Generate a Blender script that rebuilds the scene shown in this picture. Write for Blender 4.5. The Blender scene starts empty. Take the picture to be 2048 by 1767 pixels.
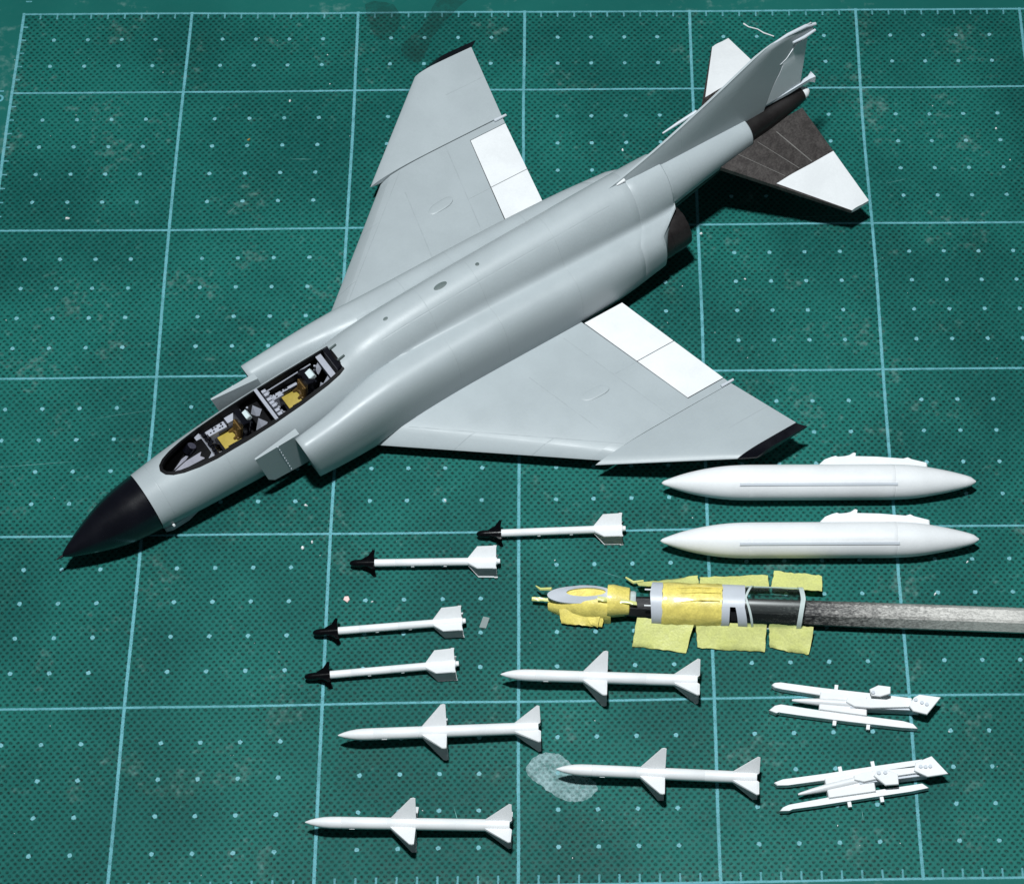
import bpy, bmesh, math, random
import numpy as np
from mathutils import Vector, Matrix

random.seed(7)
MM = 0.001
scene = bpy.context.scene
COL = scene.collection
R_ = math.radians

# ------------------------------------------------------------------ camera
cam_data = bpy.data.cameras.new('camera')
cam = bpy.data.objects.new('camera', cam_data)
COL.objects.link(cam)
CAM_R = ((0.999514, 0.016725, -0.026289), (-0.025398, 0.926091, -0.376445), (0.01805, 0.37693, 0.926066))
CAM_C = (28.819, -304.894, 431.124)
mw = Matrix([list(CAM_R[i]) + [CAM_C[i] * MM] for i in range(3)] + [[0, 0, 0, 1]])
cam.matrix_world = mw
cam_data.sensor_width = 36.0
cam_data.sensor_fit = 'HORIZONTAL'
cam_data.lens = 3722.661 / 2048 * 36
cam_data.shift_x = -(1364.562 - 1024) / 2048
cam_data.shift_y = (1611.661 - 883.5) / 2048
cam_data.clip_start = 0.01
cam_data.clip_end = 20
scene.camera = cam

# ------------------------------------------------------------------ world + lamps
world = bpy.data.worlds.new('World')
scene.world = world
world.use_nodes = True
bg = world.node_tree.nodes['Background']
bg.inputs[0].default_value = (0.62, 0.78, 0.86, 1)
bg.inputs[1].default_value = 0.065

def lamp(name, loc, target, size, watts, col):
    d = bpy.data.lights.new(name, 'AREA')
    d.shape = 'DISK'
    d.size = size
    d.energy = watts
    d.color = col
    o = bpy.data.objects.new(name, d)
    COL.objects.link(o)
    o.location = loc
    o.rotation_euler = (Vector(target) - Vector(loc)).to_track_quat('-Z', 'Y').to_euler()
    return o

lamp('desk_lamp', (-0.01, -0.075, 0.62), (0.0, 0.0, 0.0), 0.045, 5.0, (0.94, 0.985, 1.0))

scene.view_settings.view_transform = 'Standard'
scene.view_settings.look = 'None'
scene.view_settings.exposure = 0.0
scene.view_settings.gamma = 1.0
scene.view_settings.use_curve_mapping = False
scene.render.engine = 'CYCLES'


# ------------------------------------------------------------------ node helpers
class V:
    """tiny expression wrapper around shader math nodes"""
    def __init__(self, nt, sock):
        self.nt, self.s = nt, sock

    def _m(self, op, *a):
        n = self.nt.nodes.new('ShaderNodeMath')
        n.operation = op
        for i, x in enumerate((self,) + a):
            if isinstance(x, V):
                self.nt.links.new(x.s, n.inputs[i])
            else:
                n.inputs[i].default_value = x
        return V(self.nt, n.outputs[0])

    def __add__(self, o): return self._m('ADD', o)
    def __sub__(self, o): return self._m('SUBTRACT', o)
    def __mul__(self, o): return self._m('MULTIPLY', o)
    def __truediv__(self, o): return self._m('DIVIDE', o)
    def rsub(self, c): return (self * -1.0) + c
    def frac(self): return self._m('FRACT')
    def abs(self): return self._m('ABSOLUTE')
    def mn(self, o): return self._m('MINIMUM', o)
    def mx(self, o): return self._m('MAXIMUM', o)
    def gt(self, o): return self._m('GREATER_THAN', o)
    def lt(self, o): return self._m('LESS_THAN', o)
    def sqrt(self): return self._m('SQRT')
    def pingmod(self, p):                      # distance to the nearest multiple of p
        return ((self / p + 0.5).frac() - 0.5).abs() * p

    def smooth(self, lo, hi, a=0.0, b=1.0):    # smoothstep from a (at lo) to b (at hi)
        n = self.nt.nodes.new('ShaderNodeMapRange')
        n.interpolation_type = 'SMOOTHSTEP'
        self.nt.links.new(self.s, n.inputs[0])
        n.inputs[1].default_value, n.inputs[2].default_value = lo, hi
        n.inputs[3].default_value, n.inputs[4].default_value = a, b
        return V(self.nt, n.outputs[0])


def new_mat(name):
    m = bpy.data.materials.new(name)
    m.use_nodes = True
    nt = m.node_tree
    return m, nt, nt.nodes['Principled BSDF']


def coords(nt, which='Object'):
    tc = nt.nodes.new('ShaderNodeTexCoord')
    return tc.outputs[which]


def noise(nt, vec, scale, detail=4, rough=0.55, w=None):
    n = nt.nodes.new('ShaderNodeTexNoise')
    nt.links.new(vec, n.inputs['Vector'])
    n.inputs['Scale'].default_value = scale
    n.inputs['Detail'].default_value = detail
    n.inputs['Roughness'].default_value = rough
    return V(nt, n.outputs['Fac'])


def mix(nt, fac, a, b):
    n = nt.nodes.new('ShaderNodeMix')
    n.data_type = 'RGBA'
    if isinstance(fac, V):
        nt.links.new(fac.s, n.inputs[0])
    else:
        n.inputs[0].default_value = fac
    for i, c in ((6, a), (7, b)):
        if isinstance(c, tuple):
            n.inputs[i].default_value = c + (1,) if len(c) == 3 else c
        else:
            nt.links.new(c, n.inputs[i])
    return n.outputs[2]


def bump(nt, height, strength, dist):
    b = nt.nodes.new('ShaderNodeBump')
    b.inputs['Strength'].default_value = strength
    b.inputs['Distance'].default_value = dist
    nt.links.new(height.s, b.inputs['Height'])
    return b.outputs[0]


def paint(name, col, rough=0.42, var=0.06, metal=0.0, grain=0.25, spec=0.5, coat=0.0):
    m, nt, p = new_mat(name)
    c = coords(nt)
    n1 = noise(nt, c, 90, 5)
    n2 = noise(nt, c, 1400, 3)
    f = (n1 * 0.7 + n2 * 0.3).smooth(0.3, 0.7)
    lo = tuple(x * (1 - var) for x in col)
    hi = tuple(min(1, x * (1 + var)) for x in col)
    nt.links.new(mix(nt, f, lo, hi), p.inputs['Base Color'])
    r = n1.smooth(0.3, 0.7, rough - 0.05, rough + 0.07)
    nt.links.new(r.s, p.inputs['Roughness'])
    p.inputs['Metallic'].default_value = metal
    p.inputs['Specular IOR Level'].default_value = spec
    p.inputs['Coat Weight'].default_value = coat
    if grain:
        nt.links.new(bump(nt, n2, grain, 0.00006), p.inputs['Normal'])
    return m


def engrave(m):
    """fine engraved panel lines in the jet's own frame (x aft of the nose, y to starboard)"""
    nt = m.node_tree
    p = nt.nodes['Principled BSDF']
    sep = nt.nodes.new('ShaderNodeSeparateXYZ')
    nt.links.new(coords(nt), sep.inputs[0])
    s = V(nt, sep.outputs[0]) * 1000.0
    y = (V(nt, sep.outputs[1]) * 1000.0).abs()
    z = V(nt, sep.outputs[2]) * 1000.0

    def line(d, w=0.07):
        return d.abs().smooth(w, w + 0.10, 1.0, 0.0)
    wing = y.gt(18.5)
    le = s - (y - 17.6) * 1.19 - 86.2
    hg = s - (y - 16.8) * 0.259 - 151.3
    inn = wing * y.lt(55.5)
    acc = line(le - 7.0) * inn
    acc = acc.mx(line(hg + 7.5) * inn)
    acc = acc.mx(line(y - 30.0) * inn * le.lt(7.0)).mx(line(y - 43.5) * inn * le.lt(7.0))
    acc = acc.mx(line(y - 36.0) * inn * hg.gt(-7.5))
    acc = acc.mx(line(hg + 24.0) * inn * y.lt(48.0) * y.gt(24.0))
    acc = acc.mx(line(y - 69.0) * y.gt(56.5) * s.gt(163.0))
    body = y.lt(17.8) * z.gt(9.5)
    for q in (29.5, 48.0, 112.5, 128.0, 152.0, 196.0):
        acc = acc.mx(line(s - q, 0.04) * body * 0.7)
    acc = acc.mx(line(y - 4.2, 0.04) * s.gt(98.0) * s.lt(170.0) * z.gt(26.0) * 0.6)
    nz = noise(nt, coords(nt), 260, 2)
    acc = acc * nz.smooth(0.35, 0.6, 0.35, 1.0)
    old = p.inputs['Base Color'].links[0].from_socket
    nt.links.new(mix(nt, acc * 0.12, old, (0.10, 0.12, 0.12)), p.inputs['Base Color'])  # shade of the grooves also put into the colour
    bn = nt.nodes.new('ShaderNodeBump')
    bn.inputs['Strength'].default_value = 0.45
    bn.inputs['Distance'].default_value = 0.00012
    bn.invert = True
    nt.links.new(acc.s, bn.inputs['Height'])
    nt.links.new(p.inputs['Normal'].links[0].from_socket, bn.inputs['Normal'])
    nt.links.new(bn.outputs[0], p.inputs['Normal'])
    return m


GREY = engrave(paint('grey_paint', (0.368, 0.412, 0.432), 0.43, 0.035))
WHITE = paint('white_paint', (0.755, 0.77, 0.785), 0.46, 0.05)
LIGHT = paint('light_grey_paint', (0.56, 0.60, 0.65), 0.42, 0.04)
BLACK = paint('black_paint', (0.002, 0.002, 0.005), 0.27, 0.2, spec=0.7)
GLOSS = paint('black_gloss_paint', (0.002, 0.002, 0.003), 0.2, 0.2, spec=0.4)
PIT = paint('cockpit_black', (0.005, 0.005, 0.006), 0.55, 0.3, spec=0.12)
PANELG = paint('cockpit_grey', (0.33, 0.345, 0.40), 0.5, 0.12)
TAN = paint('seat_cushion_tan', (0.36, 0.27, 0.045), 0.7, 0.18)
BROWN = paint('seat_harness_brown', (0.10, 0.055, 0.008), 0.7, 0.4)


def mat_burnt():
    m, nt, p = new_mat('burnt_metal')
    c = coords(nt)
    mp = nt.nodes.new('ShaderNodeMapping')
    mp.inputs['Scale'].default_value = (0.7, 1, 1)
    nt.links.new(c, mp.inputs[0])
    n1 = noise(nt, mp.outputs[0], 2400, 3, 0.7)
    n2 = noise(nt, c, 500, 3)
    f = (n1 * 0.6 + n2 * 0.4).smooth(0.36, 0.68)
    nt.links.new(mix(nt, f, (0.035, 0.030, 0.029), (0.088, 0.078, 0.074)), p.inputs['Base Color'])
    p.inputs['Metallic'].default_value = 0.35
    p.inputs['Roughness'].default_value = 0.45
    nt.links.new(bump(nt, n1, 0.3, 0.0001), p.inputs['Normal'])
    return m


BURNT = mat_burnt()


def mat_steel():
    m, nt, p = new_mat('graded_steel')
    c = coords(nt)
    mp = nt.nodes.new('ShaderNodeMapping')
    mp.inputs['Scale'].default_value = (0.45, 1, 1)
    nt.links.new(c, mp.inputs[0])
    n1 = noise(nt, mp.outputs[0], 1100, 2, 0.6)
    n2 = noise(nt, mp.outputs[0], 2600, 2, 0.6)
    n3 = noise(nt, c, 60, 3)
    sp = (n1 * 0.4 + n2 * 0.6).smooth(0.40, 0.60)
    pale_steel = mix(nt, sp, (0.55, 0.54, 0.51), (0.74, 0.72, 0.68))
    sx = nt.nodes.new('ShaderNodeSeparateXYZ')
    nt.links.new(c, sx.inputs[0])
    graded = (V(nt, sx.outputs[0]) * 15.0 + n2 * 0.7 + n1 * 0.3).smooth(1.1, 1.95)  # near-black at the left end, paler to the right, broken by noise
    nt.links.new(mix(nt, graded, (0.018, 0.018, 0.020), pale_steel), p.inputs['Base Color'])
    nt.links.new(graded.smooth(0.0, 1.0, 0.3, 0.5).s, p.inputs['Metallic'])
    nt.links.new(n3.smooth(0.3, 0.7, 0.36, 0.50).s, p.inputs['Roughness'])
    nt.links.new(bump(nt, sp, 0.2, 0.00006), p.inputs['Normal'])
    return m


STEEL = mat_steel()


def mat_tape(name, col, trans):
    m, nt, p = new_mat(name)
    c = coords(nt)
    n1 = noise(nt, c, 350, 5, 0.65)
    n2 = noise(nt, c, 1800, 3)
    f = (n1 * 0.7 + n2 * 0.3).smooth(0.35, 0.65)
    nt.links.new(mix(nt, f, tuple(x * 0.78 for x in col), tuple(min(1, x * 1.12) for x in col)), p.inputs['Base Color'])
    p.inputs['Roughness'].default_value = 0.42
    p.inputs['Coat Weight'].default_value = 0.25 if trans > 0.1 else 0.8
    p.inputs['Coat Roughness'].default_value = 0.14
    nt.links.new(bump(nt, n1 + n2 * 0.3, 0.5, 0.0004), p.inputs['Normal'])
    out = nt.nodes['Material Output']
    tr = nt.nodes.new('ShaderNodeBsdfTransparent')
    tr.inputs[0].default_value = (0.9, 0.88, 0.45, 1)
    mx = nt.nodes.new('ShaderNodeMixShader')
    nt.links.new(n1.smooth(0.35, 0.7, trans * 0.5, trans * 1.4).s, mx.inputs[0])
    nt.links.new(p.outputs[0], mx.inputs[1])
    nt.links.new(tr.outputs[0], mx.inputs[2])
    nt.links.new(mx.outputs[0], out.inputs[0])
    return m


TAPE = mat_tape('masking_tape', (0.78, 0.80, 0.30), 0.26)
TAPE2 = mat_tape('masking_tape_wrapped', (0.84, 0.70, 0.17), 0.02)


def mat_clear(name, tint=(0.92, 0.97, 0.97), alpha=0.22):
    m, nt, p = new_mat(name)
    out = nt.nodes['Material Output']
    p.inputs['Base Color'].default_value = (0.8, 0.9, 0.9, 1) if alpha > 0.15 else (0.01, 0.01, 0.01, 1)
    p.inputs['Roughness'].default_value = 0.12 if alpha > 0.15 else 0.22
    p.inputs['Specular IOR Level'].default_value = 0.5 if alpha > 0.15 else 1.0
    p.inputs['IOR'].default_value = 1.5 if alpha > 0.15 else 2.2
    tr = nt.nodes.new('ShaderNodeBsdfTransparent')
    tr.inputs[0].default_value = tint + (1,)
    mx = nt.nodes.new('ShaderNodeMixShader')
    mx.inputs[0].default_value = 1 - alpha
    nt.links.new(p.outputs[0], mx.inputs[1])
    nt.links.new(tr.outputs[0], mx.inputs[2])
    nt.links.new(mx.outputs[0], out.inputs[0])
    return m


CLEAR = mat_clear('clear_plastic', (0.95, 0.98, 0.97), 0.12)
CHIP = mat_clear('clear_chip', (0.85, 0.95, 0.95), 0.3)
FROST = mat_clear('frosted_plastic', (0.9, 0.95, 0.9), 0.6)


# pit lattice of the mat, shared by the mat and the films lying on it
def pit_mask(nt, gx, gy, jit):
    x = gx + jit
    y = gy + jit * 0.6
    du = ((x / 1.86).frac() - 0.5) * 1.86
    dv = ((y / 2.10).frac() - 0.5) * 2.10
    d1 = (du * du * 0.8 + dv * dv).sqrt()
    du2 = ((x / 1.86 + 0.5).frac() - 0.5) * 1.86
    dv2 = ((y / 2.10 + 0.5).frac() - 0.5) * 2.10
    d2 = (du2 * du2 * 0.8 + dv2 * dv2).sqrt()
    return d1.mn(d2)


def mat_cutting():
    m, nt, p = new_mat('cutting_mat_surface')
    c = coords(nt)
    sep = nt.nodes.new('ShaderNodeSeparateXYZ')
    nt.links.new(c, sep.inputs[0])
    X = V(nt, sep.outputs[0]) * 1000.0
    Y = V(nt, sep.outputs[1]) * 1000.0
    warp = (noise(nt, c, 9, 1) - 0.5) * 2.2
    gx = X + 150.0 + warp
    gy = (Y + warp * 0.7).rsub(130.0)
    nb = noise(nt, c, 18, 3, 0.6)
    nf = noise(nt, c, 420, 2, 0.6)
    nff = noise(nt, c, 1900, 1, 0.6)
    ns = noise(nt, c, 55, 5, 0.7)
    inside = gx.gt(0.0) * gy.gt(0.0) * gy.lt(280.0)
    # pits
    jit = (nf - 0.5) * 1.15
    d = pit_mask(nt, gx, gy, jit)
    pit = d.smooth(0.26, 0.54, 1.0, 0.0) * inside
    # printed lines, ticks, dots
    wv = nff.smooth(0.2, 0.8, -0.10, 0.10)
    vx = (gx.pingmod(50.0) + wv).smooth(0.30, 0.52, 1.0, 0.0) * gx.gt(-1.0) * gy.gt(-0.5) * gy.lt(280.4)
    hy = (((gy + 20.0).pingmod(50.0)) + wv).smooth(0.20, 0.42, 1.0, 0.0) * gy.gt(-5.0) * gy.lt(282.0) * gx.gt(-0.4)
    top = (gy.abs() + wv).smooth(0.20, 0.42, 1.0, 0.0) * gx.gt(-0.4)
    lines = vx.mx(hy).mx(top)
    tx = (gx.pingmod(5.0) + wv).smooth(0.16, 0.34, 1.0, 0.0)
    ty = (gy.pingmod(5.0) + wv).smooth(0.16, 0.34, 1.0, 0.0)
    ticks = (tx * gy.gt(0.0) * gy.lt(2.0)).mx(tx * gy.gt(277.4) * gy.lt(280.0)).mx(ty * gx.gt(0.0) * gx.lt(1.8)) * gx.gt(-0.3)
    ddx = gx.pingmod(10.0)
    ddy = gy.pingmod(10.0)
    dd = (ddx * ddx + ddy * ddy).sqrt() + wv * 1.4
    notline = (gx.pingmod(50.0)).gt(2.0) * ((gy + 20.0).pingmod(50.0)).gt(2.0) * gy.gt(4.0)
    dots = dd.smooth(0.40, 0.68, 1.0, 0.0) * dd.smooth(0.0, 0.4, 0.72, 1.0) * notline * inside
    prn = lines.mx(dots).mx(ticks * 0.8)
    wear = (nff * 0.5 + nf * 0.5).smooth(0.30, 0.55, 0.45, 1.0) * ns.smooth(0.25, 0.55, 0.6, 1.0)
    prn = prn * wear
    # colour
    base = mix(nt, nb.smooth(0.35, 0.66), (0.0065, 0.090, 0.079), (0.0115, 0.138, 0.117))
    base = mix(nt, ns.smooth(0.52, 0.74, 0.0, 0.5), base, (0.018, 0.088, 0.068))
    smooth_zone = mix(nt, nb.smooth(0.3, 0.7), (0.008, 0.100, 0.088), (0.012, 0.130, 0.112))
    n_in = nt.nodes.new('ShaderNodeMix')
    n_in.data_type = 'RGBA'
    nt.links.new(inside.s, n_in.inputs[0])
    nt.links.new(smooth_zone, n_in.inputs[6])
    nt.links.new(base, n_in.inputs[7])
    col = n_in.outputs[2]
    col = mix(nt, pit * nff.smooth(0.3, 0.7, 0.5, 1.0) * ns.smooth(0.3, 0.6, 0.75, 1.0), col, (0.0015, 0.018, 0.016))  # shade inside the pits, put into the colour without relief
    rim = d.smooth(0.60, 0.80, 0.0, 0.24) * nf.smooth(0.4, 0.65) * inside
    col = mix(nt, rim, col, (0.06, 0.22, 0.20))
    col = mix(nt, prn, col, (0.135, 0.385, 0.44))
    col = mix(nt, dots * wear, col, (0.19, 0.44, 0.49))
    scuff = (ns * 0.6 + nf * 0.4 + (nb - 0.5) * 0.25).smooth(0.55, 0.74, 0.0, 0.42)
    col = mix(nt, scuff, col, (0.20, 0.34, 0.32))
    nt.links.new(col, p.inputs['Base Color'])
    nt.links.new(nf.smooth(0.3, 0.7, 0.50, 0.66).s, p.inputs['Roughness'])
    p.inputs['Specular IOR Level'].default_value = 0.12
    h = nf * 0.5 + nff * 0.35
    nt.links.new(bump(nt, h, 0.6, 0.00018), p.inputs['Normal'])
    return m


MATM = mat_cutting()


def mat_film(name, col, dens, edge=False):
    """thin dried film on the mat: patchy, broken by the mat's pits"""
    m, nt, p = new_mat(name)
    c = coords(nt)
    sep = nt.nodes.new('ShaderNodeSeparateXYZ')
    nt.links.new(c, sep.inputs[0])
    X = V(nt, sep.outputs[0]) * 1000.0 + 150.0
    Y = (V(nt, sep.outputs[1]) * 1000.0).rsub(130.0)
    n1 = noise(nt, c, 120, 5, 0.65)
    n2 = noise(nt, c, 900, 4, 0.7)
    d = pit_mask(nt, X, Y, (n2 - 0.5) * 0.7)
    a = (n1 * 0.55 + n2 * 0.45).smooth(0.36, 0.62, 0.25, 1.0) * dens
    if edge:
        a = a * d.smooth(0.25, 0.60, 0.68, 1.0)
    p.inputs['Base Color'].default_value = col + (1,)
    p.inputs['Roughness'].default_value = 0.5
    out = nt.nodes['Material Output']
    tr = nt.nodes.new('ShaderNodeBsdfTransparent')
    mx = nt.nodes.new('ShaderNodeMixShader')
    nt.links.new(a.s, mx.inputs[0])
    nt.links.new(tr.outputs[0], mx.inputs[1])
    nt.links.new(p.outputs[0], mx.inputs[2])
    nt.links.new(mx.outputs[0], out.inputs[0])
    return m


# ------------------------------------------------------------------ mesh helpers
def link(name, me, mats, parent=None, smooth=True, angle=35):
    o = bpy.data.objects.new(name, me)
    COL.objects.link(o)
    for m in (mats if isinstance(mats, (list, tuple)) else [mats]):
        me.materials.append(m)
    if smooth:
        me.shade_smooth()
        try:
            me.set_sharp_from_angle(angle=R_(angle))
        except Exception:
            pass
    if parent is not None:
        o.parent = parent
    return o


def mesh_obj(name, verts, faces, mats, parent=None, smooth=True, angle=35, fix=True):
    """verts in millimetres"""
    me = bpy.data.meshes.new(name)
    me.from_pydata([(float(v[0]) * MM, float(v[1]) * MM, float(v[2]) * MM) for v in verts], [], [tuple(f) for f in faces])
    if fix:
        bm = bmesh.new()
        bm.from_mesh(me)
        bmesh.ops.remove_doubles(bm, verts=bm.verts, dist=1e-7)
        bmesh.ops.recalc_face_normals(bm, faces=bm.faces)
        bm.to_mesh(me)
        bm.free()
    me.update()
    return link(name, me, mats, parent, smooth, angle)


class Geo:
    def __init__(self):
        self.v, self.f = [], []

    def add(self, verts, faces):
        o = len(self.v)
        self.v += [tuple(float(c) for c in x) for x in verts]
        self.f += [tuple(i + o for i in f) for f in faces]
        return self

    def loft(self, rings, cap0=True, cap1=True, closed=True):
        n = len(rings[0])
        vs = [p for r in rings for p in r]
        fs = []
        for i in range(len(rings) - 1):
            for j in range(n if closed else n - 1):
                k = (j + 1) % n
                fs.append((i * n + j, i * n + k, (i + 1) * n + k, (i + 1) * n + j))
        if cap0: fs.append(tuple(range(n))[::-1])
        if cap1: fs.append(tuple((len(rings) - 1) * n + j for j in range(n)))
        return self.add(vs, fs)

    def box(self, c, s, rz=0.0, ry=0.0, taper=1.0):
        cx, cy, cz = c
        vs = []
        for dz in (-1, 1):
            t = taper if dz > 0 else 1.0
            for dx, dy in ((-1, -1), (1, -1), (1, 1), (-1, 1)):
                v = Vector((dx * s[0] / 2 * t, dy * s[1] / 2 * t, dz * s[2] / 2))
                if ry: v = Matrix.Rotation(ry, 3, 'Y') @ v
                if rz: v = Matrix.Rotation(rz, 3, 'Z') @ v
                vs.append((cx + v.x, cy + v.y, cz + v.z))
        return self.add(vs, [(3, 2, 1, 0), (4, 5, 6, 7), (0, 1, 5, 4), (1, 2, 6, 5), (2, 3, 7, 6), (3, 0, 4, 7)])

    def prism(self, poly, z0, z1, inset=0.0):
        """poly [(x,y)] extruded from z0 to z1, top edge chamfered by inset"""
        n = len(poly)
        rings = [[(x, y, z0) for x, y in poly]]
        if inset:
            cx = sum(p[0] for p in poly) / n
            cy = sum(p[1] for p in poly) / n
            rings.append([(x, y, z1 - inset) for x, y in poly])
            r = []
            for x, y in poly:
                d = math.hypot(x - cx, y - cy) or 1
                r.append((x - (x - cx) / d * inset, y - (y - cy) / d * inset, z1))
            rings.append(r)
        else:
            rings.append([(x, y, z1) for x, y in poly])
        return self.loft(rings)

    def tube(self, pts, rad, n=10, caps=True):
        pts = [Vector(p) for p in pts]
        rings = []
        for i, p in enumerate(pts):
            t = (pts[min(i + 1, len(pts) - 1)] - pts[max(i - 1, 0)]).normalized()
            u = t.cross(Vector((0, 0, 1)))
            if u.length < 1e-4: u = t.cross(Vector((0, 1, 0)))
            u.normalize()
            w = u.cross(t)
            r = rad[i] if isinstance(rad, (list, tuple)) else rad
            rings.append([tuple(p + u * math.cos(2 * math.pi * k / n) * r + w * math.sin(2 * math.pi * k / n) * r) for k in range(n)])
        return self.loft(rings, caps, caps)

    def build(self, name, mats, parent=None, smooth=True, angle=35):
        return mesh_obj(name, self.v, self.f, mats, parent, smooth, angle)


def empty(name, loc, rz=0.0):
    o = bpy.data.objects.new(name, None)
    COL.objects.link(o)
    o.location = [c * MM for c in loc]
    o.rotation_euler = (0, 0, rz)
    o.empty_display_size = 0.01
    return o


def tag(o, label, cat, group=None):
    o['label'] = label
    o['category'] = cat
    if group: o['group'] = group
    return o


def copy_tree(o, parent=None):
    c = o.copy()
    COL.objects.link(c)
    c.parent = parent
    for ch in o.children:
        copy_tree(ch, c)
    return c


def pchip(xs, ys):
    xs, ys = np.array(xs, float), np.array(ys, float)
    h = np.diff(xs)
    d = np.diff(ys) / h
    m = np.zeros(len(xs))
    m[0], m[-1] = d[0], d[-1]
    for i in range(1, len(xs) - 1):
        if d[i - 1] * d[i] > 0:
            w1, w2 = 2 * h[i] + h[i - 1], h[i] + 2 * h[i - 1]
            m[i] = (w1 + w2) / (w1 / d[i - 1] + w2 / d[i])

    def f(x):
        x = min(max(x, xs[0]), xs[-1])
        i = int(min(max(np.searchsorted(xs, x) - 1, 0), len(xs) - 2))
        t = (x - xs[i]) / h[i]
        return float(ys[i] * (2 * t**3 - 3 * t**2 + 1) + h[i] * m[i] * (t**3 - 2 * t**2 + t)
                     + ys[i + 1] * (-2 * t**3 + 3 * t**2) + h[i] * m[i + 1] * (t**3 - t**2))
    return f


# ================================================================== THE MAT
g = Geo()
x0, x1, y0, y1 = -175, 305, -185, 165
g.box(((x0 + x1) / 2, (y0 + y1) / 2, -1.5), (x1 - x0, y1 - y0, 3.0))
cutting_mat = g.build('cutting_mat', MATM, None, smooth=False)
cutting_mat['kind'] = 'structure'

# the printed numeral at the left margin
cu = bpy.data.curves.new('numeral', 'FONT')
cu.body = '5'
cu.size = 0.0062
cu.align_x = 'CENTER'
cu.align_y = 'CENTER'
tmp = bpy.data.objects.new('numeral', cu)
COL.objects.link(tmp)
me = bpy.data.meshes.new_from_object(tmp.evaluated_get(bpy.context.evaluated_depsgraph_get()))
bpy.data.objects.remove(tmp)
PRINT = paint('mat_print', (0.11, 0.36, 0.42), 0.55, 0.15)
num = link('printed_number', me, PRINT, cutting_mat, smooth=False)
num.location = (-0.1535, 0.0985, 0.0001)


def film(name, outline, mat, z, parent, jag=0.25):
    """thin irregular sheet on the mat from a traced outline (mm)"""
    pts = []
    n = len(outline)
    for i in range(n):
        a, b, c, d = (Vector(outline[(i + k) % n]) for k in (-1, 0, 1, 2))
        for k in range(6):
            t = k / 6
            q = 0.5 * ((2 * b) + (c - a) * t + (2 * a - 5 * b + 4 * c - d) * t * t + (3 * b - a - 3 * c + d) * t**3)
            pts.append((q.x + random.uniform(-jag, jag), q.y + random.uniform(-jag, jag), z))
    return mesh_obj(name, pts, [tuple(range(len(pts)))], mat, parent, smooth=False)


GLUE = mat_film('dried_glue', (0.50, 0.72, 0.76), 0.50, True)
STAIN = mat_film('dark_stain', (0.012, 0.035, 0.030), 0.30)
film('glue_smear', [(2.3, -117.6), (5.5, -114.8), (9.6, -114.6), (12.5, -116.6), (14.2, -119.0), (18.0, -121.6), (19.9, -124.4), (17.4, -127.4), (13.6, -127.9), (9.0, -126.0), (5.0, -122.8), (2.4, -119.8)], GLUE, 0.06, cutting_mat)
film('stain', [(-24.5, 138), (-15.5, 138), (-22.0, 129), (-27.5, 120), (-31.0, 110.8), (-35.5, 112.5), (-36.5, 117), (-31.0, 124), (-28.0, 131)], STAIN, 0.05, cutting_mat)
film('stain', [(-47.5, 134), (-39.5, 133), (-37.5, 126), (-40.5, 119.5), (-44.8, 121), (-47.0, 127)], STAIN, 0.055, cutting_mat)

# scratches: pale knife cuts
g = Geo()
for (ax, ay), (bx, by), w in [((-67.5, 74.8), (-60.5, 74.6), 0.16), ((-143, -28.6), (-117, -26.6), 0.10), ((-84.5, 55), (-81.5, 58.6), 0.10), ((86, -131.2), (86.2, -134.4), 0.13),
                              ((70, 52), (96, 53), 0.08), ((60, 81), (84, 82), 0.07), ((-16, -128.5), (-14.5, -134), 0.15), ((104, 64), (112, 66), 0.09), ((-120, -14), (-96, -10), 0.07), ((20, -62), (28, -65), 0.09)]:
    d = Vector((by - ay, -(bx - ax))).normalized() * w / 2
    mx_, my_ = (ax + bx) / 2, (ay + by) / 2
    g.add([(ax, ay, 0.04), (mx_ - d.x, my_ - d.y, 0.04), (bx, by, 0.04), (mx_ + d.x, my_ + d.y, 0.04)], [(0, 1, 2, 3)])
SCR = paint('scratch_pale', (0.13, 0.34, 0.32), 0.6, 0.2)
o = g.build('scratch_marks', SCR, cutting_mat, smooth=False)
o['kind'] = 'stuff'

# crumbs of plastic and dust
CR = [(-129.5, 54.1), (-68.7, 96.3), (-57.3, 102.6), (-58.5, 113.7), (-38.4, -70.6), (28.9, 77.2), (45.1, 28.7), (62.9, 30.9), (50.9, 46.9), (53.8, 12.8), (-20.1, -40.3), (-57.3, -54.2), (-57.1, -41.3), (-54.9, -52.5), (-75.4, -16.7), (120.9, 92.8), (139.0, 84.2), (109.1, -70.6), (118.4, -61.1), (45.9, -46.6), (14.4, -92.8), (18.3, -79.2), (108.6, -93.0), (109.6, -110.3), (142.1, 72.5), (40.6, 16.3), (84.9, -140.9), (95.0, -140.5), (79.7, -135.5), (-23.7, -129.6), (13.6, -142.9), (21.1, -133.1), (19.4, -105.7), (84.5, -106.8), (33.1, -125.9), (-150.7, 112.5), (-143.0, 19.3), (-52.6, -56.6), (-3.3, -52.0), (9.2, -59.0)]
big = {0: 0.75, 4: 0.4, 16: 0.4, 17: 0.6, 18: 0.5, 7: 0.4, 8: 0.5, 10: 0.55, 11: 0.6, 12: 0.6, 13: 0.55, 1: 0.5, 5: 0.5}
g = Geo()
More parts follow.
